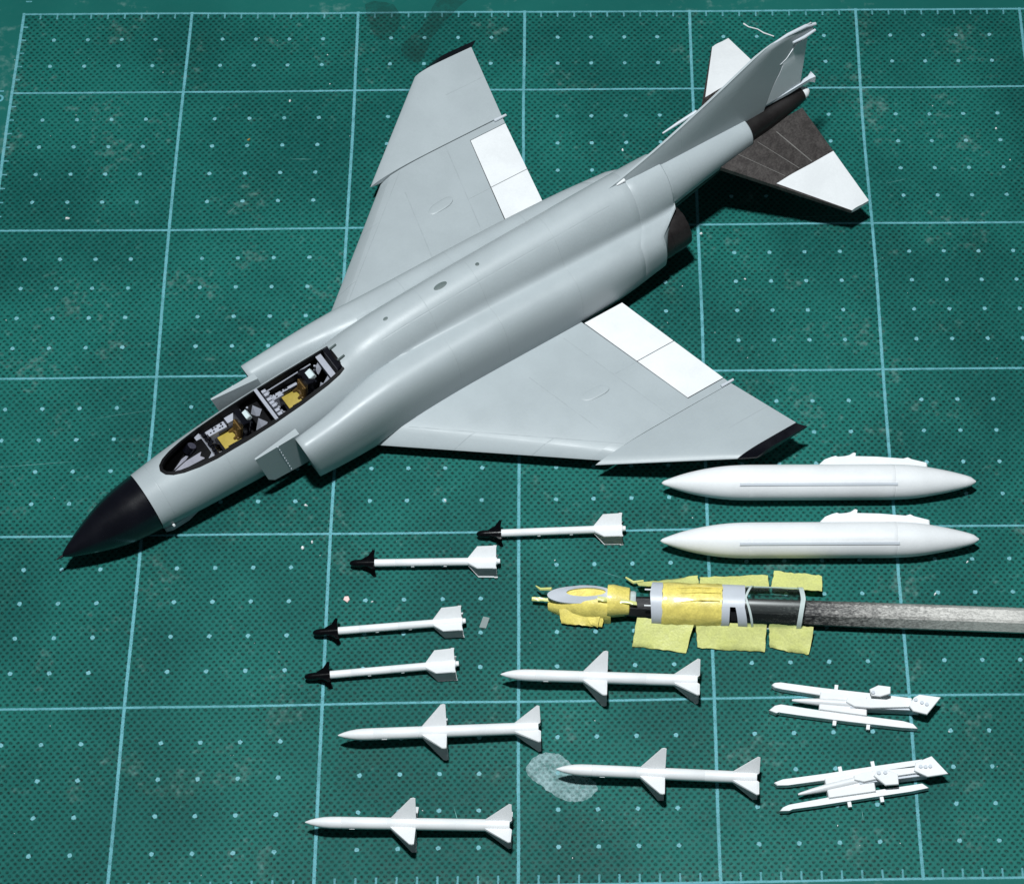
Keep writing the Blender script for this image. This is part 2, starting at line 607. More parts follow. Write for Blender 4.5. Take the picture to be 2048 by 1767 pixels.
for i, (x, y) in enumerate(CR + [(random.uniform(-150, 140), random.uniform(-150, 130)) for _ in range(70)]):
    r = big.get(i, random.uniform(0.12, 0.30) if i < len(CR) else random.uniform(0.07, 0.16))
    a = random.uniform(0, 6.3)
    el = random.uniform(0.4, 0.8)
    ring = [(x + r * math.cos(k * 1.2566) * math.cos(a) - r * el * math.sin(k * 1.2566) * math.sin(a), y + r * math.cos(k * 1.2566) * math.sin(a) + r * el * math.sin(k * 1.2566) * math.cos(a), 0.0) for k in range(5)]
    up = [(x + (p[0] - x) * 0.6, y + (p[1] - y) * 0.6, r * random.uniform(0.4, 0.7)) for p in ring]
    g.loft([ring, up])
o = g.build('plastic_crumbs', WHITE, None, smooth=False)
o['kind'] = 'stuff'
tag(o, 'scattered white plastic crumbs and dust on the green mat', 'crumbs')

# pink crumb, orange crumb, clear chip, white fibre
PINK = paint('pink_plastic', (0.75, 0.55, 0.52), 0.5, 0.1)
ORANGE = paint('orange_plastic', (0.42, 0.24, 0.06), 0.5, 0.1)
g = Geo().prism([(-45.9, -70.1), (-44.8, -70.9), (-44.2, -70.0), (-44.6, -69.0), (-45.6, -69.1)], 0, 0.5, 0.15)
tag(g.build('plastic_crumb', PINK), 'pale pink crumb above the second-lowest black-nosed missile', 'crumb')
g = Geo().prism([(-80.3, 81.7), (-79.8, 81.6), (-79.4, 82.3), (-79.9, 82.1)], 0, 0.35, 0.1)
tag(g.build('plastic_crumb', ORANGE), 'tiny orange crumb on the mat left of the far wing', 'crumb')
g = Geo().prism([(-10.4, -78.7), (-8.6, -79.0), (-7.7, -75.9), (-9.4, -75.5)], 0, 0.35, 0.08)
tag(g.build('clear_chip', CHIP, smooth=False), 'small clear plastic chip beside a black-nosed missile tail', 'plastic chip')
g = Geo().tube([(66, 124.6, 0.3), (67.5, 123.4, 0.2), (70.2, 122.4, 0.3), (72.0, 121.0, 0.2), (75.0, 119.6, 0.25)], [0.25, 0.18, 0.16, 0.2, 0.16], 6)
tag(g.build('white_fibre', WHITE), 'thin white fibre on the mat behind the tail fin', 'fibre')

# ================================================================== THE JET
ANG = R_(34.25)
JET = empty('model_jet', (-117.686, -59.850, 0), ANG)
tag(JET, 'light grey plastic model fighter jet with black nose and open cockpit', 'model jet')


def J(s, y, z):           # s aft of the nose, y to port, z above the mat -> jet local
    return (s, -y, z)


wc = pchip([25, 35, 45, 55, 70, 84, 95, 118, 150, 175, 190, 205, 219], [7.8, 8.5, 8.9, 9.2, 9.3, 9.1, 8.9, 8.6, 8.6, 8.2, 7.2, 6.0, 4.9])
zt = pchip([25, 35, 45, 55, 70, 84, 92, 104, 118, 150, 175, 200, 219], [17.1, 18.8, 20.2, 21.3, 22.8, 24.6, 27.0, 28.7, 29.5, 30.3, 30.6, 29.3, 28.0])
zb = pchip([25, 40, 84, 150, 165, 181, 190, 205, 219], [1.6, 1.4, 1.4, 1.6, 4.0, 12.5, 15.5, 18.0, 19.6])
zm = pchip([25, 45, 70, 95, 118, 150, 181, 205, 219], [9.4, 10.5, 12.0, 13.5, 15.5, 16.5, 20.0, 23.3, 23.9])
nn = pchip([25, 40, 60, 95, 120, 180, 219], [2.0, 2.25, 2.4, 2.3, 2.2, 2.2, 2.3])
tyc = pchip([63, 75, 85, 97, 118, 150, 165, 182], [13.9, 13.3, 12.2, 11.0, 10.2, 10.0, 9.6, 8.8])
thw = pchip([63, 75, 85, 97, 118, 150, 165, 182], [3.6, 4.3, 5.4, 6.4, 6.9, 7.0, 7.0, 6.7])
tzt = pchip([63, 75, 85, 97, 118, 150, 165, 182], [18.8, 20.1, 21.5, 22.4, 22.5, 21.6, 20.9, 19.6])
tzb = pchip([63, 75, 85, 97, 118, 150, 165, 182], [4.0, 2.8, 2.0, 1.7, 1.6, 1.6, 2.4, 5.0])

NA = 176
PHI = np.linspace(0, 2 * np.pi, NA, endpoint=False)


def f_super(y, z, cy, cz, hw, hu, hd, n):
    h = np.where(z > cz, hu, hd)
    return ((np.abs((y - cy) / hw) ** n + np.abs((z - cz) / h) ** n) ** (1 / n) - 1) * min(hw, hu)


def section(s, trunk=True, center=True, off=0.0, origin=None):
    W, T, B, M, n = wc(s), zt(s), zb(s), zm(s), nn(s)
    oy, oz = origin if origin else (0.0, M)

    def F(r):
        y = oy + r * np.sin(PHI)
        z = oz + r * np.cos(PHI)
        parts = []
        if center: parts.append(f_super(y, z, 0, M, W, T - M, M - B, n))
        if trunk:
            c = (tzt(s) + tzb(s)) / 2
            hh = (tzt(s) - tzb(s)) / 2
            for sg in ((-1, 1) if center else (1,)):
                parts.append(f_super(y, z, sg * tyc(s), c, thw(s), hh, hh, 2.7))
        d = parts[0]
        k = 0.2 + 1.4 * min(1, max(0, (s - 97) / 22.0))
        for q in parts[1:]:
            h = np.clip(0.5 + 0.5 * (q - d) / k, 0, 1)
            d = q * (1 - h) + d * h - k * h * (1 - h)
        return d
    lo, hi = np.zeros(NA), np.full(NA, 45.0)
    for _ in range(34):
        m = (lo + hi) / 2
        ins = F(m) < 0
        lo = np.where(ins, m, lo)
        hi = np.where(ins, hi, m)
    r = np.maximum(lo + off, 0.05)
    return oy + r * np.sin(PHI), oz + r * np.cos(PHI)


def sec_ring(s, smod=None, **kw):
    y, z = section(s, **kw)
    return [J(s + (smod(yy, zz) if smod else 0.0), yy, zz) for yy, zz in zip(y, z)]


# ---- fuselage shell
S_IN, S_OUT = 96.6, 181.0
rings = []
ss = list(np.arange(25.6, S_IN, 1.6)) + [S_IN]
grooves = (173.5,)


def with_grooves(lst, lo, hi):
    out = []
    for s in lst: out.append((s, 0.0))
    for q in grooves:
        if lo < q < hi:
            out = [t for t in out if abs(t[0] - q) > 0.5]
            out += [(q - 0.16, 0.0), (q, -0.09), (q + 0.16, 0.0)]
    return sorted(out)


for s, off in with_grooves(ss, 25, S_IN):
    rings.append(sec_ring(s, trunk=False, off=off))
tail_sh = lambda w: (lambda y, z: w * 7.5 * min(1, max(0, (13.6 - abs(y)) / 5.0)) * min(1, max(0, (z - 11) / 6.0)))
for s, off in with_grooves(list(np.arange(S_IN + 0.05, S_OUT, 1.6)) + [S_OUT], S_IN, S_OUT):
    w = min(1, max(0, (s - 160) / 21.0)) ** 1.5
    rings.append(sec_ring(s, smod=tail_sh(w), trunk=True, off=off))
rings.append(sec_ring(S_OUT + 0.3, smod=tail_sh(1.0), trunk=True, off=-0.35))
for s in np.arange(S_OUT + 8.2, 217.6, 1.6):
    rings.append(sec_ring(s, trunk=False))
rings.append(sec_ring(217.6, trunk=False))
rings.append(sec_ring(217.9, trunk=False, off=-0.3))
g = Geo().loft(rings)
fus = g.build('fuselage', [GREY, PIT], JET, angle=40)

# cockpit opening cut out of it
HALF = [(32.6, 0.0), (33.1, 1.3), (34.5, 2.4), (37, 3.4), (41, 4.3), (46, 4.9), (55, 5.3), (63, 5.35), (72, 5.1), (80, 4.6), (85.3, 4.0)]
OUT = HALF + [(s, -y) for s, y in HALF[::-1] if y > 0]
cutter = Geo().prism([(s, -y) for s, y in OUT], 8.6, 45).build('cockpit_cutter', [PIT], JET, smooth=False)
md = fus.modifiers.new('cut', 'BOOLEAN')
md.operation = 'DIFFERENCE'
md.solver = 'EXACT'
md.object = cutter
try:
    md.material_mode = 'TRANSFER'
except Exception:
    pass
bpy.context.view_layer.update()
dg = bpy.context.evaluated_depsgraph_get()
cut = bpy.data.meshes.new_from_object(fus.evaluated_get(dg))
fus.modifiers.clear()
fus.data = cut
if len(cut.materials) < 2: cut.materials.append(PIT)
for p_ in cut.polygons:            # walls and floor of the pit get the black of the tub
    c = p_.center
    s_, y_, z_ = c.x / MM, c.y / MM, c.z / MM
    if 32 < s_ < 85.6 and abs(y_) < 5.9 and (abs(p_.normal.z) < 0.25 and z_ > 8 and z_ < zt(s_) and z_ > 8.5 and abs(y_) < 5.9 or abs(z_ - 8.6) < 0.05):
        p_.material_index = 1
bpy.data.objects.remove(cutter)


def top_z(s, y):
    W, T, B, M, n = wc(s), zt(s), zb(s), zm(s), nn(s)
    return M + (T - M) * max(0.0, 1 - abs(y / W) ** n) ** (1 / n)


# black sill round the opening
g = Geo()
dense = []
for i in range(len(OUT)):
    a, b = OUT[i], OUT[(i + 1) % len(OUT)]
    for k in range(4):
        t = k / 4
        dense.append((a[0] + (b[0] - a[0]) * t, a[1] + (b[1] - a[1]) * t))
rin, rout, rin_low, rout_low = [], [], [], []
nD = len(dense)
for i, (s, y) in enumerate(dense):
    p0, p1 = dense[i - 1], dense[(i + 1) % nD]
    t = Vector((p1[0] - p0[0], p1[1] - p0[1])).normalized()
    nrm = Vector((t.y, -t.x))
    if nrm.dot(Vector((s - 58, y))) < 0: nrm = -nrm
    wd = 0.6
    so, yo = s + nrm.x * wd, y + nrm.y * wd
    si, yi = s - nrm.x * 0.25, y - nrm.y * 0.25
    rin.append(J(si, yi, top_z(si, yi) + 0.12))
    rout.append(J(so, yo, top_z(so, yo) + 0.08))
    rin_low.append(J(si, yi, top_z(si, yi) - 1.2))
    rout_low.append(J(so, yo, top_z(so, yo) - 0.3))
rows = [rin_low, rin, rout, rout_low, rin_low]
g.loft(rows, False, False)
g.build('cockpit_sill', PIT, JET, angle=50)

# ---- radome
rr = pchip([0, 1, 5, 10, 15, 20, 25.5], [0.15, 0.9, 2.75, 4.75, 6.3, 7.25, 7.82])
rz = pchip([0, 25.5], [7.0, 9.4])
rings = []
for s in [0, 0.3, 0.7, 1.2, 2, 3, 4.5, 6, 8, 10, 12.5, 15, 17.5, 20, 22.5, 24.6, 25.35, 25.45]:
    r = rr(s) - (0.2 if s > 25.4 else 0)
    rings.append([J(s, r * math.sin(p), rz(s) + r * math.cos(p)) for p in np.linspace(0, 2 * math.pi, 64, endpoint=False)])
Geo().loft(rings).build('radome', BLACK, JET)
Geo().tube([J(-1.6, 0, 6.9), J(0.6, 0, 7.0)], [0.16, 0.42], 8).build('nose_probe', BLACK, JET)
# chin fairing and nub at the radome joint
Geo().loft([[J(s, y * w + 3.6, 1.0 + zz * w) for y, zz in ((-2, -0.4), (-1.6, 0.9), (0, 1.5), (1.6, 0.9), (2, -0.4))] for s, w in ((26.2, 0.75), (28, 1.0), (33, 0.9), (38, 0.2))]).build('chin_fairing', LIGHT, JET)
Geo().tube([J(28.2, 7.2, 6.1), J(28.2, 8.4, 6.5)], [0.45, 0.3], 8).build('sensor_nub', WHITE, JET)

# ---- intakes (outer shell, lip, dark duct)
for sg in (1, -1):
    NI = NA

    def iring(s, off, sm):
        c = (tzt(s) + tzb(s)) / 2
        y, z = section(s, trunk=True, center=False, off=off, origin=(tyc(s), c))
        return [J(s + sm * (22 - zz) * 0.16 - sm * 0.6, sg * yy, zz) for yy, zz in zip(y, z)]
    rings = []
    for s in list(np.arange(65.5, 97.2, 1.3)) + [97.2]:
        rings.append(iring(s, 0.06, max(0, 1 - (s - 65.5) / 8)))
    rings.append(iring(97.25, -0.2, 0))
    inner = [iring(s, -(0.55 + 0.03 * (s - 65)), max(0, 1 - (s - 65.5) / 9)) for s in (80, 76, 72, 69, 66.5, 65.7)]
    lip = [iring(65.3, -0.12, 1.0)]
    Geo().loft(inner + lip + rings, True, False).build('intake', GREY, JET, angle=45)
    # splitter plate with its perforated strip
    yA = sg * 11.4
    pl = [(53.6, 18.8, 0.25), (66.8, 19.3, 1.0), (68.5, 6.0, 1.0), (56.8, 6.4, 0.3), (55.2, 8.0, 0.25)]
    vs = [J(s, yA, z) for s, z, t in pl] + [J(s, yA - sg * 2 * t, z) for s, z, t in pl]
    n = len(pl)
    Geo().add(vs, [tuple(range(n)), tuple(range(n, 2 * n))[::-1]] + [(i, (i + 1) % n, n + (i + 1) % n, n + i) for i in range(n)]).build('splitter_plate', GREY, JET, smooth=False)
    g = Geo()
    for k in range(9):
        f = k / 8
        g.box(J(60.3 + 1.6 * f, yA + sg * 0.06, 18.6 - 11.6 * f), (0.34, 0.18, 0.8))
    g.build('perforated_strip', LIGHT, JET, smooth=False)

# ---- wings
def airfoil(u, chord, tmax, droop=0.0, blunt=0.0):
    if u < 0.32: f = (1 - (1 - u / 0.32) ** 2.4) ** 0.75
    else: f = 1 - 0.80 * ((u - 0.32) / 0.68) ** 1.25
    dz = -droop * max(0, 0.085 - u) * chord
    return max(f, blunt) * tmax / 2, dz


U_LE = [0, 0.003, 0.01, 0.022, 0.04, 0.06, 0.083, 0.087]


def panel(g, sg, ys, LE, TE, u0, u1, zmid, tmax, droop=0.0, nu=14, blunt=0.0):
    """closed wing panel between u0(y) and u1(y) of the chord"""
    rows = []
    for y in ys:
        a, b = u0(y), u1(y)
        us = [q for q in U_LE if a == 0 and q < b * 0.85] + ([a + (b - a) * q for q in (0.0, 0.02, 0.05, 0.09, 0.15, 0.22)] + list(np.linspace(a + (b - a) * 0.3, b, nu)) if 0 < a < 0.1 else list(np.linspace(min(0.13, b * 0.9) if a == 0 else a, b, nu)))
        top, bot = [], []
        for u in us:
            c = TE(y) - LE(y)
            h, dz = airfoil(u, c, tmax(y), droop, blunt)
            top.append(J(LE(y) + u * c, sg * y, zmid(y) + dz + h))
            bot.append(J(LE(y) + u * c, sg * y, zmid(y) + dz - h * 0.75))
        rows.append(top + bot[::-1])
    g.loft(rows)


LEi = lambda y: 86.2 + (y - 17.6) * 1.19
TEi = lambda y: 164.2 + (y - 16.7) * 0.235
HGi = lambda y: 151.3 + (y - 16.8) * 0.259
uh = lambda y: (HGi(y) - LEi(y)) / (TEi(y) - LEi(y))
ti = lambda y: 5.0 - 2.3 * (y - 12) / 44
zi = lambda y: 6.1
LEo = lambda y: 128.9 + (y - 56.3) * 1.335
TEo = lambda y: 173.4 + (y - 56) * 0.21
zo = lambda y: 6.3 + (y - 56) * math.tan(R_(12))
to = lambda y: 2.7 - 0.9 * (y - 56) / 24
for sg in (1, -1):
    g = Geo()
    panel(g, sg, list(np.linspace(9, 53.6, 14)), LEi, TEi, lambda y: 0, uh, zi, ti, 0.22)
    panel(g, sg, [53.601, 54.8, 55.9], LEi, TEi, lambda y: 0, lambda y: 1, zi, ti, 0.22, 20)
    wing = g.build('wing', GREY, JET, angle=30)
    for (ya, yb) in ((17.5, 35.85), (36.08, 53.35)):
        g = Geo()
        panel(g, sg, list(np.linspace(ya, yb, 6)), LEi, TEi, lambda y: uh(y) + 0.004, lambda y: 1, lambda y: 6.14, ti, 0, 8)
        g.build('flap', WHITE, JET, angle=30)
    g = Geo()
    panel(g, sg, list(np.linspace(56.12, 78.6, 8)), LEo, TEo, lambda y: 0, lambda y: 1, zo, to, 0.03, 18)
    g.build('outer_wing', GREY, JET, angle=30)
    g = Geo()
    panel(g, sg, [78.62, 79.6, 80.7 if sg > 0 else 81.5], lambda y: LEo(y) + (y - 78.6) * 1.0, lambda y: TEo(y) + (y - 78.6) * 0.9, lambda y: 0, lambda y: 1, lambda y: zo(78.6) - (y - 78.6) * 0.5 - 0.25, lambda y: to(78.6) * 1.1, 0, 14)
    g.build('wing_tip', BLACK, JET, angle=30)
    # hinge nub at the fold, low blister on the wing
    Geo().tube([J(170.5, sg * 55.6, 6.9), J(174.6, sg * 55.6, 6.7)], [0.45, 0.35], 8).build('fold_hinge', LIGHT, JET)
    g = Geo()
    rings = []
    for q, h in ((1.0, 0.0), (0.92, 0.22), (0.75, 0.34), (0.3, 0.4)):
        rings.append([J(141.0 + 4.2 * q * (abs(math.cos(t)) ** 0.7) * math.copysign(1, math.cos(t)), sg * (38.2 + 1.55 * q * math.sin(t) + 0.12 * 4 * q * math.cos(t)), 7.74 + h * (0.28 if sg > 0 else 0.5)) for t in np.linspace(0, 2 * math.pi, 28, endpoint=False)])
    g.loft(rings, False, True)
    g.build('wing_blister', GREY, JET, angle=60)

# ---- tail boom, cap, heat shield standing in for shade, nozzles
BOOM = paint('black_boom', (0.014, 0.012, 0.012), 0.38, 0.35, 0.2)


def ell(s, w, z0, z1, n=2.2, k=40):
    c, h = (z0 + z1) / 2, (z1 - z0) / 2
    out = []
    for t in np.linspace(0, 2 * math.pi, k, endpoint=False):
        cs, sn = math.cos(t), math.sin(t)
        out.append(J(s, w * math.copysign(abs(sn) ** (2 / n), sn), c + h * math.copysign(abs(cs) ** (2 / n), cs)))
    return out


Geo().loft([ell(s, w, a, b) for s, w, a, b in ((216.5, 4.4, 20.2, 27.6), (219, 4.3, 20.4, 27.6), (225, 3.8, 21.0, 27.6), (232, 3.0, 22.0, 27.7), (236.5, 2.4, 23.0, 27.4), (238, 2.1, 23.5, 27.0))]).build('tail_boom', BOOM, JET)
Geo().loft([ell(s, w, a, b) for s, w, a, b in ((237.9, 1.9, 23.6, 26.8), (239.2, 1.7, 23.8, 26.6), (240.2, 1.0, 24.4, 26.2), (240.5, 0.4, 24.9, 25.7))]).build('tail_cap', WHITE, JET)
Geo().loft([ell(s, w, a, b) for s, w, a, b in ((178, 6.5, 11.0, 18), (190, 6.0, 14.0, 19.5), (205, 4.8, 16.8, 21.5), (217, 3.8, 18.9, 23))]).build('heat_shield_shade', BURNT, JET)  # dark part under the boom, stands in for the shade there
for sg in (1, -1):
    g = Geo()
    NP = 48
    rings = []
    for s, r in ((176, 5.9), (180.5, 6.3), (184, 6.5), (184.2, 6.3), (187.5, 6.25), (190.3, 5.8), (190.5, 5.4), (186, 5.0), (179, 4.2)):
        rings.append([J(s, sg * 8.7 + (r - (0.22 if i % 4 == 0 and s > 181 else 0)) * math.sin(2 * math.pi * i / NP), 12.2 + (r - (0.22 if i % 4 == 0 and s > 181 else 0)) * math.cos(2 * math.pi * i / NP)) for i in range(NP)])
    g.loft(rings)
    g.build('exhaust_nozzle', paint('nozzle_metal', (0.034, 0.030, 0.030), 0.36, 0.35, 0.5), JET, angle=25)

# ---- stabilators
STAB = {1: (5.7, 205.8, 21.6, 30.6, 234.0, 9.0, 240.3), -1: (5.7, 205.8, 21.6, 35.0, 232.8, 15.5, 238.8)}
for sg, (yr, sr, zr, yt, st, ztip, sat) in STAB.items():
    LE = lambda y: sr + (y - yr) * (st - sr) / (yt - yr)
    TE = lambda y: 236.2 + (y - 3) * (sat - 236.2) / (yt - 3)
    zz = lambda y: zr + (y - yr) * (ztip - zr) / (yt - yr)
    tt = lambda y: 2.1 - 0.6 * (y - 3) / 30
    yb = 15.8 if sg > 0 else 18.5
    g = Geo()
    panel(g, sg, [3.0, 8, 12, yb - 0.01], LE, TE, lambda y: 0, lambda y: 1, zz, tt, 0, 12, 0.72)
    stab = g.build('stabilator', BURNT, JET, angle=30)
    g = Geo()
    panel(g, sg, [yb, yb + 8, yt], LE, TE, lambda y: 0.045, lambda y: 1, lambda y: zz(y) + 0.02, tt, 0, 12, 0.72)
    g.build('painted_tip', WHITE, stab, angle=30)
    g = Geo()
    panel(g, sg, [yb, yb + 8, yt], LE, TE, lambda y: 0, lambda y: 0.044, zz, lambda y: tt(y) * 1.0, 0, 4, 0.72)
    g.build('leading_edge', BURNT, stab, angle=30)
    # raised panel ribs and rivet row
    g = Geo()
    for f, w in ((0.22, 0.10), (0.45, 0.10), (0.66, 0.16)):
        for k in range(8):
            ya, yb2 = 5 + (yb - 5.4) * k / 8, 5 + (yb - 5.4) * (k + 1) / 8
            pts = []
            for y, d in ((ya, -w), (yb2, -w), (yb2, w), (ya, w)):
                c = TE(y) - LE(y)
                h, _ = airfoil(f, c, tt(y))
                pts.append(J(LE(y) + f * c + d, sg * y, zz(y) + h + 0.07))
            g.add(pts, [(0, 1, 2, 3)])
    g.build('panel_rib', paint('rib_metal', (0.22, 0.21, 0.20), 0.4, 0.1, 0.4), stab, smooth=False)

# ---- fin and rudder
LEf = pchip([26, 30.5, 31.2, 33.2, 36.5, 40.3, 44.7, 48.4, 50.0, 50.9], [171, 172, 174.6, 181.5, 191, 200.3, 210.3, 218.2, 222, 226])
HGf = pchip([26, 29.2, 36, 41.7, 42.0, 43.0, 46.4, 47.2, 49.0, 50.9], [224.0, 224.7, 227.2, 229.8, 228.6, 230.8, 233.8, 238.5, 239.6, 238.8])
g = Geo()
rows = []
for z in [26, 28, 30, 30.5, 31, 31.8, 33, 35, 37, 39, 41, 41.7, 42.0, 42.6, 43.5, 45, 46.4, 47.0, 48.2, 49.3, 50.3, 50.8]:
    a, b = LEf(z), HGf(z)
    t = 2.3 - 1.2 * max(0, z - 30) / 20
    if z > 50.5: t *= 0.5
    c = 237.5 - a
    up, dn = [], []
    for u in [0, 0.006, 0.02, 0.05, 0.1, 0.2, 0.35, 0.5, 0.65, 0.8, 0.9, 1.0]:
        s = a + (b - a) * u
        q = (s - a) / c
        f = (min(1, q / 0.22)) ** 0.6 * (1 - 0.72 * max(0, (q - 0.3) / 0.7))
        hf = max(f * t / 2 + 0.05, 0.30 if z < 50 else 0.2)
        up.append(J(s, hf, z))
        dn.append(J(s, -hf, z))
    rows.append(up + dn[::-1])
g.loft(rows)
fin = g.build('tail_fin', GREY, JET, angle=40)
g = Geo()
rows = []
for z in [29.4, 33, 36, 39, 41.7, 42.0, 43.0, 46.3]:
    a = HGf(z) + 0.18
    b = 237.0 + (z - 29) * 0.055
    up, dn = [], []
    for u in (0, 0.3, 0.6, 1.0):
        f = 0.55 - 0.38 * u
        up.append(J(a + (b - a) * u, f, z))
        dn.append(J(a + (b - a) * u, -f, z))
    rows.append(up + dn[::-1])
g.loft(rows)
g.build('rudder', paint('rudder_pale', (0.84, 0.86, 0.90), 0.42, 0.03), JET, angle=40)
Geo().tube([J(225.5, 0.0, 50.5), J(231, 0, 50.9), J(237, 0, 50.5), J(240.4, 0, 49.4)], [0.2, 0.45, 0.5, 0.42], 10).build('fin_cap', LIGHT, JET)
Geo().tube([J(232.3, 0.9, 48.2), J(236, 0.9, 47.9), J(240.0, 0.6, 48.0)], [0.3, 0.45, 0.35], 8).build('fin_light', LIGHT, JET)
Geo().loft([[J(s, y * w, 29.3 + dz + zz2 * w) for y, zz2 in ((-1, -1), (1, -1), (1, 1), (-1, 1))] for s, w, dz in ((225, 0.3, -0.5), (233, 0.55, -0.1), (238.3, 0.5, 0.2), (240.2, 0.55, 0.3), (241.6, 1.15, 0.2))]).build('fuel_vent', LIGHT, JET, smooth=False)
Geo().tube([J(191.0, -1.0, 38.6), J(196, -1.0, 39.2), J(202, -0.8, 40.0)], [0.2, 0.4, 0.5], 8).build('pitot_probe', LIGHT, JET)
Geo().tube([J(174.8, 0.6, 30.8), J(177.4, 0.6, 31.1)], [0.2, 0.5], 10).build('fin_scoop', WHITE, JET)

# ---- small dark ports on the spine
def port(s, y, rs, ry, mat, name):
    g = Geo()
    rings = []
    for q, h in ((1, -0.2), (1, 0.06), (0.85, 0.09)):
        rings.append([J(s + rs * q * math.cos(t), y + ry * q * math.sin(t), 0) for t in np.linspace(0, 2 * math.pi, 20, endpoint=False)])
        rings[-1] = [(p[0], p[1], top_z(p[0], p[1]) + h) for p in rings[-1]]
    g.loft(rings, True, True)
    g.build(name, mat, JET)


DARKG = paint('dark_grey_port', (0.10, 0.13, 0.13), 0.5, 0.2)
port(118.6, 0.3, 2.0, 0.85, DARKG, 'spine_port')
port(101.6, 0.2, 0.7, 0.45, DARKG, 'spine_port')
port(130.2, 0.3, 0.55, 0.5, DARKG, 'spine_port')
for y in (-2.4, 1.8):
    Geo().tube([J(85.4, y, top_z(86, y) + 0.3), J(87.6, y, top_z(87, y) + 0.5)], 0.28, 6).build('canopy_hinge', DARKG, JET)

# ---- cockpit furniture
def seat(s0, z0, head_z):
    t = empty('ejection_seat', (0, 0, 0))
    t.parent = JET
    b = Geo()
    b.box(J(s0 + 6.2, -0.5, z0 + 1.6), (1.8, 5.0, 9.0), ry=R_(14))
    b.box(J(s0 + 2.6, -0.5, z0 - 2.6), (6.4, 5.4, 4.0))
    for y in (-3.0, 2.0):
        b.box(J(s0 + 3.6, y, z0 + 0.1), (5.4, 0.5, 1.5))
        b.tube([J(s0 + 7.0, y * 0.7, z0 - 2), J(s0 + 8.4, y * 0.7, head_z + 0.6)], 0.45, 8)
    b.box(J(s0 + 8.2, -0.5, head_z - 1.5), (1.6, 4.2, 2.2), ry=R_(14))
    b.build('seat_frame', BLACK, t, smooth=False)
    rows = []
    for i in range(6):
        s = s0 + 5.0 * i / 5
        row = []
        for k in range(7):
            y = -0.5 + (k / 6 - 0.5) * (3.9 + 0.5 * (1 - i / 5))
            puff = 0.35 * (1 - (2 * k / 6 - 1) ** 4) * (1 - (2 * i / 5 - 1) ** 4)
            row.append(J(s, y, z0 + puff + 0.06 * i))
        row += [J(s, -0.5 + q * 2.1, z0 - 0.7) for q in (1, -1)]
        rows.append(row)
    Geo().loft(rows).build('seat_cushion', TAN, t, angle=50)
    h = Geo()
    h.box(J(s0 + 5.3, -0.5, z0 + 2.2), (0.7, 3.6, 3.6), ry=R_(16))
    for y in (-1.6, 0.6):
        h.tube([J(s0 + 3.4, y * 1.2 - 0.2, z0 + 0.5), J(s0 + 4.8, y, z0 + 1.6), J(s0 + 5.4, y, z0 + 3.6)], 0.38, 6)
    h.tube([J(s0 + 4.2, -2.3, z0 + 0.7), J(s0 + 4.6, -0.6, z0 + 1.2), J(s0 + 4.2, 1.3, z0 + 0.7)], 0.36, 6)
    h.box(J(s0 + 4.7, -0.5, z0 + 1.2), (0.6, 0.8, 0.8))
    h.build('harness', BROWN, t, smooth=False)
    Geo().prism([(-1.25, -1.25), (1.25, -1.25), (1.25, 1.25), (-1.25, 1.25)], -0.5, 0.9, 0.25).build('headrest', LIGHT if False else paint('headrest_pale', (0.62, 0.72, 0.74), 0.5, 0.08), t, smooth=False)
    hd = [c for c in t.children if c.name.startswith('headrest')][0]
    hd.location = [c * MM for c in J(s0 + 8.4, -0.6, head_z)]
    hd.rotation_euler = (0, R_(-24), 0)
    hd['label'] = 'pale blue-grey square headrest pad'
    return t


seat(49.6, 15.0, 19.9)
seat(69.4, 16.6, 21.8)

# front panel with gauges, coaming and gunsight
g = Geo()
g.box(J(46.0, 0.2, 15.9), (1.6, 9.0, 4.6), ry=R_(-25))
ip = g.build('instrument_panel', PANELG, JET, smooth=False)
g = Geo()
for k, y in enumerate((-3.4, -1.9, 0.0, 1.9, 3.4)):
    for j in range(2):
        g.tube([J(46.3 + j * 1.0, y, 17.6 - j * 1.7), J(47.3 + j * 0.7, y, 17.9 - j * 1.7)], 0.55 if k % 2 else 0.75, 10)
g.build('gauge', BLACK, ip, smooth=False)
g = Geo()
g.loft([[J(s, y * w, z0 + h) for y, h in ((-1, -1.2), (-0.95, 0.2), (-0.4, 0.7), (0, 0.8), (0.4, 0.7), (0.95, 0.2), (1, -1.2))] for s, w, z0 in ((34.6, 0.5, 14.6), (38, 2.0, 15.6), (42, 3.2, 16.6), (45.6, 3.9, 17.8))])
g.build('glareshield', PIT, JET, smooth=False)
g = Geo()
g.add([J(34.9, 0.4, 15.6), J(39, 0.1, 16.8), J(43.6, 0.6, 17.9), J(43.4, 2.6, 17.5), J(39, 1.7, 16.4)], [(0, 1, 2, 3, 4)])
g.add([J(35.2, -0.1, 15.5), J(38.6, -1.3, 16.5), J(41.5, -1.2, 17.4), J(39.4, -0.2, 16.9)], [(0, 1, 2, 3)])
g.build('glareshield_trim', paint('glareshield_grey', (0.26, 0.26, 0.31), 0.5, 0.15), JET, smooth=False)
g = Geo()
g.tube([J(41.0, -1.8, 17.0), J(42.4, -1.8, 18.6)], [1.5, 1.35], 18)
g.build('gunsight', BLACK, JET)
g = Geo()
g.tube([J(42.45, -1.8, 18.68), J(42.5, -1.8, 18.76)], [1.15, 1.05], 18)
g.build('gunsight_lens', paint('lens_dark', (0.05, 0.05, 0.07), 0.15, 0.1), JET)
